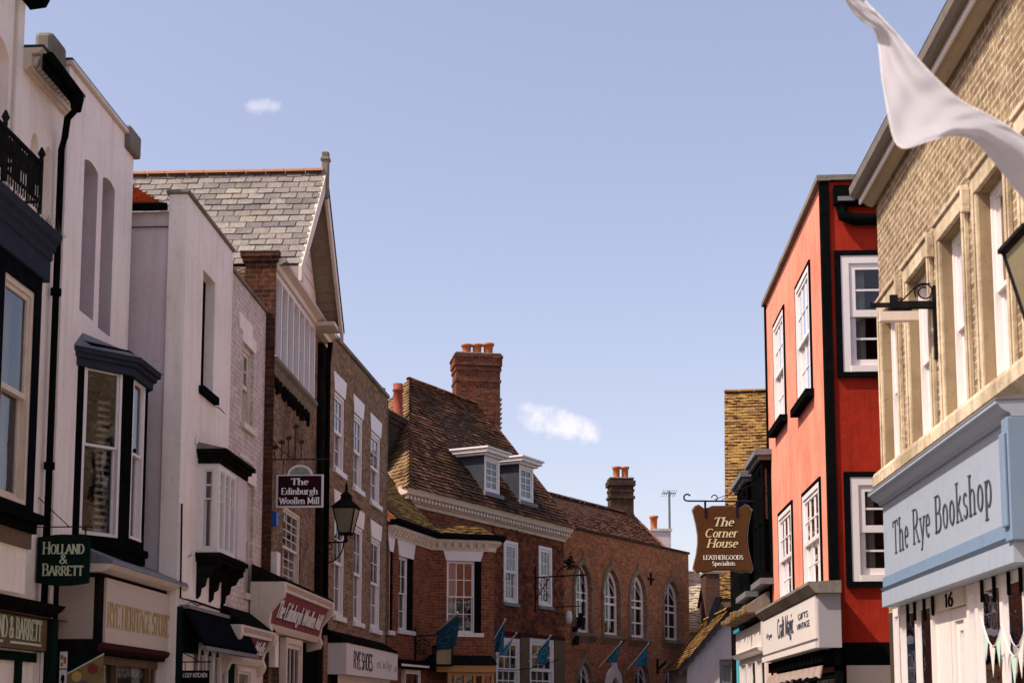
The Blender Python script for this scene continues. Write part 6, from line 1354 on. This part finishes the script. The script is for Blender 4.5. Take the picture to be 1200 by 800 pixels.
MB().prof(R1, [(0, fz0-.003), (.32, fz0-.003), (.28, fz0-.06), (.1, fz0-.12), (0, fz0-.12)], uRl, ue+.1).build('shop_cornice', SHOP_WHITE, BB)
shopwin(BB, R1, [uRl+.1, uRl+(ue-uRl)*.35, uRl+(ue-uRl)*.7, ue-.08], .4, fz0-.125, .15, SHOP_WHITE, .2)
ta, tb = R1.u(873.5, 770, .1), R1.u(862, 770, .1)
tl = thing('teal_shopfront', 'narrow bright teal shopfront at the far end of the right hand row', 'shopfront', R1.pt(ue+.2, .1, 0))
MB().box(R1, ue+.02, tb, -2, .08, 0, zx(R1, 867, 737, .2)).box(R1, ue+.0, tb+.05, -2, .14, zx(R1, 867, 737, .2)+.002, zx(R1, 867, 733, .2)).build('front', TEAL, tl)
for q in (.12, .56): MB().box(R1, ue+(tb-ue)*q, ue+(tb-ue)*(q+.32), .081, .10, .8, zx(R1, 867, 752, .2)).build('panel', paint('light teal panel', (.09, .4, .48), .5, .2), tl)
# bracket sign THE CORNER HOUSE
us_ = R1.u(893.5, 588); Kr = R1.cross(us_); X_ = lambda x, y=630: Kr.u(x, y)
ch = thing('hanging_sign', 'shaped brown hanging board with slanting gold lettering beside the black timber bays', 'sign', Kr.pt(.7, 0, 5))
L_, Rr_ = X_(812), X_(881.5); zt, zb = Kr.z(846, 593), Kr.z(846, 670); W_ = L_-Rr_; H_ = zt-zb
half = [(.50, 1.0), (.49, .965), (.455, .90), (.43, .78), (.415, .62), (.415, .48), (.43, .33), (.455, .2), (.49, .08), (.50, .04), (.43, -.01)]
half = [(.38, 1.02), (.44, 1.0), (.5, .94), (.475, .86), (.44, .72), (.415, .56), (.415, .44), (.44, .28), (.48, .14), (.5, .07), (.46, 0.0), (.36, .015), (.3, .0), (.16, .035), (.0, .035)]
half = [(0, 1.0), (.16, 1.0), (.28, .955)]+half
cx = (L_+Rr_)/2
ol = [(cx+W_*x, zb+H_*y) for x, y in half]+[(cx-W_*x, zb+H_*y) for x, y in half[-2:0:-1]]
MB().face(Kr, ol, -.03, .02).build('board', SIGN_BROWN, ch, bevel=.012)
rim = paint('worn board edge', (.33, .25, .22), .7, .4); big = [(cx+(u_-cx)*1.035, zb+H_/2+(z_-zb-H_/2)*1.03) for u_, z_ in ol]
MB().face(Kr, big, -.05, -.032).build('edge_board', rim, ch)
def rl(text, wl, wr, y, cap, m, **kw): return letters(MB(), Kr, text, cx+W_*wl, cx-W_*wr, zb+H_*y, cap, .021, -1, **kw).build('lettering', m, ch)
rl('The', .16, .18, .70, .17, PALE_GOLD, thick=.16, thin=.06, slant=.25); rl('Corner', .30, .24, .53, .17, PALE_GOLD, thick=.16, thin=.06, slant=.25); rl('House', .27, .24, .375, .17, PALE_GOLD, thick=.16, thin=.06, slant=.25)
rl('LEATHERGOODS', .33, .34, .19, .085, LETTER_WHITE, thick=.17, thin=.07); rl('Specialists', .18, .2, .10, .085, LETTER_WHITE, thick=.17, thin=.07)
zz = Kr.z(846, 587.5); xl = X_(806); mb = MB().tube([Kr.pt(0, 0, zz), Kr.pt(xl, 0, zz+.02)]+[Kr.pt(xl+.0+.07*math.sin(t*.6), 0, zz+.09-.07*math.cos(t*.6)) for t in range(1, 8)], .018)
for x_ in (827, 864): mb.box(Kr, X_(x_)-.02, X_(x_)+.02, .022, .034, Kr.z(x_, 606), zz).box(Kr, X_(x_)-.02, X_(x_)+.02, -.03, .0, zt-.03, zz)
mb.tube([Kr.pt(.03, 0, zz+.42), Kr.pt(X_(838), 0, zz+.04)], .008).tube([Kr.pt(.03, 0, zz+.6), Kr.pt(X_(846), 0, zz+.02)], .008)
mb.tube([Kr.pt(X_(838)+.06*math.cos(t*.6), 0, zz+.08+.06*math.sin(t*.6)) for t in range(8)], .012).build('bracket', paint('purple black iron', (.02, .012, .03), .5, .3), ch)
# ================================================================ red rendered house
c_ = R1.u(977, 760)
RB = thing('red_rendered_house', 'tall red rendered house with black trim and leaning white sash windows', 'building', R1.pt((c_+uRl)/2, 0, 0))
zR = zx(R1, 957, 226)
w_px = [(908.5, 920.5, 371, 497), (935, 951, 322, 470), (914.5, 930, 597, 707), (943, 963, 572, 692)]
hs = [(*rectpx(R1, *q), {'rev': .05}) for q in w_px]
SR = R1.inv(c_)                                           # side wall facing the camera
hs2 = [(*rectpx(SR, 986, 1052, 300, 436), {'rev': .05}), (*rectpx(SR, 997, 1063, 559, 681), {'rev': .05})]
zblk = SR.z(1000, 752)
mb = MB(); wall(mb, R1, c_, uRl, 0, zR, hs); mb.build('front_wall', RED_FADED, RB, flip=False)
mb = MB(); wall(mb, SR, 0, 7, zblk, zR, hs2)
mb.sheet(R1, [(c_, 0), (uRl, 0), (uRl, zR), (c_, zR)], -7); mb.poly([R1.pt(uRl, 0, 0), R1.pt(uRl, -7, 0), R1.pt(uRl, -7, zR), R1.pt(uRl, 0, zR)]); mb.poly([R1.pt(c_, 0, zR), R1.pt(uRl, 0, zR), R1.pt(uRl, -7, zR), R1.pt(c_, -7, zR)])
mb.build('wall', RED_WALL, RB, flip=False)
MB().sheet(SR, [(0, 0), (7, 0), (7, zblk), (0, zblk)], 0).build('plinth_wall', BLACK, RB, flip=False)
MB().box(SR, SR.u(992, 790), 4, .002, .03, .2, SR.z(1000, 779)).build('side_panel', BEIGE, RB)
for i, h in enumerate(hs):
    o = sash(RB, R1, *h[:4], n=.03, cols=3, rt=2, rb=2, m=WHITE, fw=.075, bar=.022, curtain='half')
    a, b, c, d = h[:4]
    MB().box(R1, a-.07, b+.07, .0, .03, d+.001, d+.07).box(R1, a-.07, a-.001, 0, .03, c, d).box(R1, b+.001, b+.07, 0, .03, c, d).build('architrave', BLACK, o)
    if i < 2 or i > 3: MB().box(R1, a-.14, b+.14, 0, .14, c-.13, c-.003).build('sill', BLACK, o)
for h in hs2:
    a, b, c, d = h[:4]; o = sash(RB, SR, a, b, c, d, n=.04, cols=1, rt=2, rb=2, m=WHITE, fw=.12, bar=.03, curtain='left')
    MB().box(SR, a-.09, b+.09, .0, .05, d+.001, d+.08).box(SR, a-.09, a-.001, 0, .05, c-.05, d).box(SR, a-.09, b+.09, 0, .06, c-.08, c-.002).build('architrave', BLACK, o)
MB().box(SR, -.03, .10, -.1, .035, zblk-.3, zR+.02).build('corner_board', BLACK, RB)
MB().box(R1, c_-.06, uRl+.1, -.2, .08, zR+.003, zR+.09).box(SR, .12, 7, -.2, .08, zR+.003, zR+.085).build('eaves_board', CAP_STONE, RB)
MB().box(R1, uRl-.04, uRl+.02, .0, .04, 2.8, zR).build('edge_board', BLACK, RB)
gy = SR.z(990, 246)
MB().box(SR, SR.u(975, 235), 3.5, .05, .2, SR.z(1000, 243), SR.z(1000, 222)).build('gutter', BLACK, RB)
MB().tube([SR.pt(SR.u(983, 240), .1, SR.z(983, 240)), SR.pt(SR.u(987, 255), .1, SR.z(987, 256)), SR.pt(SR.u(1000, 258), .1, SR.z(1000, 260)), SR.pt(3, .1, SR.z(1000, 258))], .09, 10).build('drainpipe', BLACK, RB, True)
MB().box(SR, SR.u(979, 238), SR.u(998, 238), .2, .23, SR.z(990, 241), SR.z(990, 236)).build('gutter_bracket', LEAD, RB)
# its shop sign box
nb = .35; fa, fb = R1.u(957, 730, nb), R1.u(893.5, 740, nb); zt, zb = R1.z(925, 712, nb), R1.z(925, 757, nb)
sg = thing('shop_fascia_sign', 'white fascia box with thin dark lettering on the red house', 'sign', R1.pt((fa+fb)/2, nb, zb))
MB().box(R1, fa, fb, .0, nb-.03, zb-.14, zt+.02).build('box', paint('grey sign box', (.34, .31, .33), .6, .2), sg)
MB().box(R1, fa+.1, fb, nb-.028, nb, zb, zt).build('board', SHOP_WHITE, sg); MB().box(R1, fa+.02, fb, nb-.028, nb+.02, zb-.14, zb-.05).build('moulding', SHOP_WHITE, sg)
MB().prof(R1, [(0, zt+.022), (nb+.02, zt+.022), (nb+.12, zt+.14), (nb+.12, zt+.18), (0, zt+.2)], fa-.08, fb+.05).build('cornice', CAP_STONE, sg)
Lg = fb-fa
letters(MB(), R1, 'Craft Magic', fb-Lg*.34, fb-Lg*.64, zb+(zt-zb)*.32, (zt-zb)*.52, nb+.002, -1, .15, .08, serif=False).build('lettering', LETTER_DARK, sg)
for tx, f0, f1, fz in (('Rye', .1, .22, .42), ('GIFTS', .72, .88, .58), ('VINTAGE', .70, .90, .34)): letters(MB(), R1, tx, fb-Lg*f0, fb-Lg*f1, zb+(zt-zb)*fz, (zt-zb)*.14, nb+.002, -1, .12, .07, serif=False).build('small_lettering', LETTER_DARK, sg)
cn = thing('shop_awning', 'folded scalloped grey canvas awning under the white fascia box', 'awning', R1.pt((fa+fb)/2, .3, 2.4))
z1_, z0_ = R1.z(940, 783, .3), R1.z(940, 797, .3); mb = MB(); k_ = 28
for i in range(k_):
    a = fa+.2+(fb-fa-.3)*i/k_; b = fa+.2+(fb-fa-.3)*(i+1)/k_; na, nb_ = .3+.03*math.sin(i*2.1), .3+.03*math.sin((i+1)*2.1); za = z0_+.05*abs(math.sin(i*.9)); zb_ = z0_+.05*abs(math.sin((i+1)*.9))
    mb.solid([R1.pt(a, na, za), R1.pt(b, nb_, zb_), R1.pt(b, nb_-.02, zb_), R1.pt(a, na-.02, za)], [R1.pt(a, .26, z1_), R1.pt(b, .26, z1_), R1.pt(b, .24, z1_), R1.pt(a, .24, z1_)])
mb.build('canvas', CHARCOAL_CLOTH, cn)
mb = MB()
for i in range(16): u_ = fa+.25+(fb-fa-.5)*i/15; mb.box(R1, u_, u_+.05, .1, .28, zb-.34, zb-.16)
mb.box(R1, fa+.1, fb, .0, .1, z1_, zb-.145).build('shop_bracket', BLACK, RB)
shopwin(RB, R1, [fa+.15, fa+.15+(fb-fa-.2)*.4, fa+.15+(fb-fa-.2)*.7, fb-.1], .5, z0_+.1, .08, BLACK, .14)
# ================================================================ bookshop
kE = ux(R0, 1043, 760); kS = R0.u(1600, 500)
Yn = 5.0; kS = (Yn-R0.O.y)/R0.D.y
BK = thing('buff_brick_bookshop', 'buff brick building with carved stone window surrounds and blue bookshop front', 'building', R0.pt((kE+kS)/2, 0, 0))
zev = R0.z(1060, 186, .0)+.12
so = [(1037, 1056, 336, 528), (1069, 1094, 300, 516), (1108.5, 1136, 262, 492), (1153, 1186, 212, 462)]
hs = []
for q in so: hs.append(rectpx(R0, *q))
L_ = hs[2][0]-hs[3][0]
for k in range(1, 3): hs.append((hs[3][0]-L_*k, hs[3][1]-L_*k, hs[3][2], hs[3][3]))
z_hi = sum(h[3] for h in hs)/len(hs); z_lo = sum(h[2] for h in hs)/len(hs)
hs = [(a, b, z_lo, z_hi) for a, b, _, _ in hs]
body(BK, R0, kS, kE, zev, 7, [(a+.0, b, c, d, {'rev': .09}) for a, b, c, d in hs], YELLOW_BRICK)
for h in hs:
    a, b, c, d = h; o = sash(BK, R0, a+.01, b-.01, c, d, n=-.08, cols=1, rt=1, rb=1, m=WHITE, fw=.05, bar=.03)
    mb = MB(); w_ = .115
    MB().box(R0, b-.014, b-.001, -.079, .02, c+.001, d-.001).box(R0, a+.001, b-.016, -.079, .01, d-.014, d-.001).build('jamb_shade_facing', JAMB_SHADE, o)  # thin facing in the darkened stone that paints the opening's shade
    mb.box(R0, a-w_, a, 0, .045, c, d+.0).box(R0, b, b+w_, 0, .045, c, d).box(R0, a-w_-.01, b+w_+.01, 0, .055, d+.001, d+.17).box(R0, a-w_-.03, b+w_+.03, 0, .08, d+.171, d+.21)
    mb.box(R0, a-w_+.02, a-.045, .046, .062, c, d).box(R0, b+.045, b+w_-.02, .046, .062, c, d)
    mb.box(R0, a-w_-.06, a-w_-.005, 0, .08, d-.06, d+.17).build('stone_surround', STONE, o, bevel=.012)
MB().prof(R0, [(0, z_lo-.003), (.12, z_lo-.003), (.14, z_lo-.05), (.14, z_lo-.16), (.06, z_lo-.22), (0, z_lo-.26)], kS, kE+.03).build('sill_course', STONE, BK)
# eaves: cream boxed soffit, gutter and roof
e_ = zev
MB().prof(R0, [(-.1, e_+.0), (.04, e_-.12), (.10, e_-.10), (.17, e_-.05), (.17, e_+.05), (-.1, e_+.12)], kS, kE+.06).build('soffit', paint('tan soffit paint', (.40, .31, .22), .8, .4), BK)
MB().prof(R0, [(.172, e_-.08), (.195, e_-.08), (.195, e_+.12), (.172, e_+.12)], kS, kE+.07).build('fascia_board', WHITE, BK)
MB().prof(R0, [(.197, e_+.0), (.26, e_-.01), (.30, e_+.04), (.31, e_+.13), (.197, e_+.14)], kS, kE+.08).build('gutter', GUTTER, BK)
MB().prof(R0, [(.31, e_+.145), (-3, e_+1.5), (-7, e_+.2), (-.1, e_+.125), (.17, e_+.125)], kS, kE+.1).build('roof', DARK_LEAD, BK)
mb = MB()
for i in range(80):
    u_ = random.uniform(kS+4, kE+.1); p = R0.pt(u_, random.uniform(.2, .3), e_+.13); d_ = Vector((random.uniform(-.05, .05), random.uniform(-.05, .05), random.uniform(.03, .14))); s_ = Vector((.004, .004, 0)); mb.poly([p-s_, p+s_, p+d_])
tag(mb.build('gutter_weeds', GR, None, flip=False), 'thin weeds growing along the bookshop gutter', 'weeds')['kind'] = 'stuff'
uq = R0.u(1197, 60); MB().box(R0, kS+.5, R0.u(1188, 120), .0, .03, z_hi+.4, e_-.12).build('dark_brick_strip', DARK_BRICK, BK) if False else None
# fascia
nS = .24; xr = 1188; sa, sb = R0.u(1187, 590, nS), R0.u(1036, 640, nS)
zt, zb = R0.z(1100, 548, nS), R0.z(1100, 662, nS); zbb = R0.z(1100, 690, nS)
sg = thing('shop_fascia_sign', 'long pale blue fascia with thin dark serif lettering over the bookshop', 'sign', R0.pt((sa+sb)/2, nS, zb))
MB().box(R0, sa, sb, .0, nS, zb+.10, zt-.0).build('board', BLUE_PAINT, sg)
ua, ub = R0.u(1047, 625, nS), R0.u(1163, 580, nS); capz = R0.z(1047, 641, nS); cz1 = R0.z(1047, 603, nS)
zl2 = R0.z(1163, 607, nS); base_ = (capz+zl2)/2+.02
letters(MB(), R0, 'The Rye Bookshop', ua, ub, base_, (cz1-capz)*.98, nS+.002, -1, .105, .035, gap=.16).build('lettering', LETTER_DARK, sg)
MB().box(R0, sa, sb-.02, .0, nS+.03, zb-.02, zb+.098).prof(R0, [(0, zb-.022), (nS+.06, zb-.022), (nS+.02, zb-.06), (0, zb-.06)], sa, sb).build('moulding', SLATE_BLUE, sg)
MB().box(R0, sa-.1, sb-.0, .0, nS+.04, zbb, zb-.062).build('lower_board', BLUE_PAINT, sg)
MB().prof(R0, [(0, zt+.002), (nS+.03, zt+.002), (nS+.04, zt+.03), (nS+.08, zt+.05), (nS+.11, zt+.07), (nS+.13, zt+.1), (nS+.15, zt+.105), (nS+.15, zt+.13), (0, zt+.14)], sa-.16, sb+.06).build('cornice', BLUE_PAINT, sg)
MB().prof(R0, [(0, zt+.142), (nS+.155, zt+.132), (nS+.15, zt+.15), (0, zt+.20)], sa-.17, sb+.07).build('lead_flashing', LEAD, sg)
MB().box(R0, sa-.16, sa-.002, .0, nS+.07, zb-.06, zt+.001).box(R0, sa-.14, sa-.02, nS+.07, nS+.1, zb+.05, zt-.12).build('console', SLATE_BLUE, sg, bevel=.01)
# shop windows: white posts, set back door with number, bunting inside
zh = zbb-.002
P_ = [1046.5, 1053, 1061, 1066, 1073.5, 1092]
ed = [R0.u(x, 760, .12) for x in (1046, 1054, 1071.5, 1090)]
shopwin(BK, R0, ed, .5, zh, .10, SHOP_WHITE, .07, dep=.045)
ed2 = [R0.u(x, 760, .12) for x in (1133, 1143, 1172, 1199)]; ed2.append(ed2[-1]-.9)
shopwin(BK, R0, ed2, .5, zh, .10, SHOP_WHITE, .08, dep=.045)
da, db = R0.u(1131, 760, .1), R0.u(1091, 760, .1)
MB().box(R0, da, db, -.0, .1, zh-.16, zh).build('door_head', CREAM, BK)
MB().box(R0, (da+db)/2-.0, db-.03, .01, .06, .12, zh-.162).build('door_panel', SHOP_WHITE, BK)
dr = sash(BK, R0, da+.05, (da+db)/2-.02, .15, zh-.17, n=.06, cols=1, rt=1, rb=1, m=SHOP_WHITE, single=True, name='door', fw=.12)
letters(MB(), R0, '16', R0.u(1107, 694, .1), R0.u(1117, 692, .1), zh-.15, .13, .102, -1, .16, .1, serif=False).build('house_number', BLACK, BK)
MB().sheet(R0, [(min(ed2)-.04, .12), (kE, .12), (kE, zh), (min(ed2)-.04, zh)], .003).build('shop_room_shade', DARKROOM, BK, flip=False)  # dark sheet painting the shade inside the shop
for x in (1055, 1063, 1074, 1084, 1141, 1155, 1172, 1186):
    u_ = R0.u(x, 705, .2); MB().box(R0, u_-.009, u_+.009, .11, .14, zh-.2, zh-.005).build('blind_hook', BLACK, BK)
bn = thing('window_bunting', 'string of pale green and white paper pennants in the bookshop window', 'bunting', R0.pt(R0.u(1170, 730), .17, 2.2))
pa, pb = R0.px(1150, 722, .17), R0.px(1200, 742, .17)
st = [R0.pt(pa[0]+(pb[0]-pa[0])*i/12, .17, pa[1]+(pb[1]-pa[1])*i/12-.22*math.sin(math.pi*((i/12*2) % 1.0001))) for i in range(13)]
MB().tube(st, .006, 5).build('string', SHOP_WHITE, bn)
for i in range(1, 12, 2):
    p = st[i]; q = (st[i+1]-st[i-1])*.42; MB().poly([p-q, p+q, p-Vector((0, 0, .26))]).build('pennant', (SHOP_WHITE, paint('pale mint paper', (.4, .55, .47), .8, .1))[i % 4 == 1], bn, flip=False)
# the next brick house along, towards the camera: unseen, added for the windows to reflect
kN = kS-.02; NB = thing('added_unseen_brick_neighbour', 'added unseen dark brown brick house next to the bookshop on the near right, out of the picture', 'building', R0.pt(kN-8, 0, 0))
hs = [(kN-2.2-2.4*i, kN-1.1-2.4*i, z_, z_+1.7, {'rev': .1}) for i in range(7) for z_ in (.9, 4.1)]
body(NB, R0, kN-18, kN, 7.6, 7, hs, DARK_BRICK)
for h in hs: sash(NB, R0, *h[:4], n=-.05, cols=2, rt=2, rb=2, m=WHITE)
# bracket sign seen end on, on the bookshop wall
uq = R0.u(1097, 370); Kq = R0.cross(uq); X2 = lambda x, y=357: Kq.u(x, y)
bs = thing('wall_bracket_sign', 'black iron bracket with slim cream sign slab beneath, on the buff brick wall', 'sign', Kq.pt(.3, 0, 4.6))
z0q, z1q = Kq.z(1060, 361.5), Kq.z(1060, 353.5)
MB().box(Kq, -.0, X2(1043), -.03, .03, z0q, z1q).box(Kq, X2(1043), X2(1020), -.012, .012, z0q+.015, z1q-.01)\
  .tube([Kq.pt(.11+.10*math.cos(t*.55)*(1-t*.035), 0, z1q+.10+.10*math.sin(t*.55)*(1-t*.035)) for t in range(-1, 16)], .008, 6).tube([Kq.pt(.05, 0, z1q+.19), Kq.pt(.2, 0, z1q+.15), Kq.pt(.3, 0, z1q+.05), Kq.pt(.34, 0, z1q+.01)], .008, 6)\
  .box(Kq, -.002, .025, -.03, .03, Kq.z(1097, 420), Kq.z(1097, 335)).box(Kq, X2(1052), X2(1043), -.02, .02, z1q, z1q+.07).build('bracket', IRON, bs)
MB().box(Kq, X2(1075), X2(1030), -.05, .05, Kq.z(1050, 376.5), Kq.z(1050, 366)).build('board', CREAM, bs)
MB().box(Kq, X2(1068), X2(1040), -.02, .02, Kq.z(1050, 366)+.001, z0q-.001).build('clip', IRON, bs)
# street lamp close on the right
ulr = (7.6-R0.O.y)/R0.D.y; Klr = R0.cross(ulr); nlr = Klr.u(1235, 330); zlr = Klr.z(1235, 330)
lantern('black lantern partly cut by the right edge in front of the bookshop wall', R0, ulr, nlr, zlr, .40, .46)
# pale pennant close to the camera, top right
def PP(x, y, t):
    r = ray(x, y); r = r/r.y; return Vector((0, 0, EYE))+r*t
m, N, L, b = mat('thin white bunting cloth'); b.inputs['Base Color'].default_value = (.54, .53, .58, 1); b.inputs['Roughness'].default_value = .9
o = [n for n in N if n.type == 'OUTPUT_MATERIAL'][0]; tr = N.new('ShaderNodeBsdfTranslucent'); tr.inputs[0].default_value = (.62, .58, .6, 1); ms = N.new('ShaderNodeMixShader'); ms.inputs[0].default_value = .5
L.new(b.outputs[0], ms.inputs[1]); L.new(tr.outputs[0], ms.inputs[2]); L.new(ms.outputs[0], o.inputs[0])
bump(N, L, b, noise(N, L, pos(N, L), 60, 4, .6), .2, .002)
pn = thing('bunting_pennant', 'pale twisted cloth pennant flying close to the camera at top right', 'pennant', PP(1100, 120, 5))
top = [(1000, -14, 5.2), (1014, 2, 5.2), (1032, 20, 5.15), (1055, 45, 5.1), (1077, 71, 5.05), (1100, 95, 5.0), (1126, 118, 4.95), (1157, 134, 4.9), (1190, 154, 4.85), (1222, 182, 4.8), (1262, 222, 4.75)]
bot = [(978, -14, 5.22), (991, 2, 5.24), (1008, 23, 5.26), (1027, 40, 5.28), (1036, 104, 5.1), (1052, 170, 4.95), (1090, 165, 4.86), (1118, 159, 4.86), (1146, 169, 4.9), (1196, 229, 4.95), (1240, 285, 4.9)]
def cr(pts, f):
    i = min(len(pts)-2, int(f)); t = f-i; p0, p1, p2, p3 = [Vector(pts[max(0, min(len(pts)-1, i+k))]) for k in (-1, 0, 1, 2)]
    return .5*((2*p1)+(p2-p0)*t+(2*p0-5*p1+4*p2-p3)*t*t+(3*p1-p0-3*p2+p3)*t**3)
mb = MB(); nu, nv = 140, 40
def G(i, j):
    f = i/nu*(len(top)-1); a, b_ = cr(top, f), cr(bot, f); v = j/nv; q = a*(1-v)+b_*v
    fold = .028*math.sin(v*5.0+f*1.1)*math.sin(math.pi*v)+.012*math.sin(v*11+f*2.3)*v*(1-v)*4+.004*math.sin(f*6.3+v*3+2*math.sin(v*4))
    return PP(q.x, q.y, q.z+fold)
for i in range(nu):
    for j in range(nv): mb.poly([G(i, j), G(i+1, j), G(i+1, j+1), G(i, j+1)])
hm = MB()
for q_, off in ((bot, 0.0), (top, 0.0)):
    pts_ = [cr(q_, i/60*(len(q_)-1)) for i in range(6, 61)]
    hm.tube([PP(p.x, p.y, p.z) for p in pts_], .0022, 5)
hm.build('hem', SHOP_WHITE, pn, True)
me = mb.build('cloth', m, pn, True, flip=False)
bm = bmesh.new(); bm.from_mesh(me.data); bmesh.ops.remove_doubles(bm, verts=bm.verts, dist=1e-5); bm.to_mesh(me.data); bm.free()
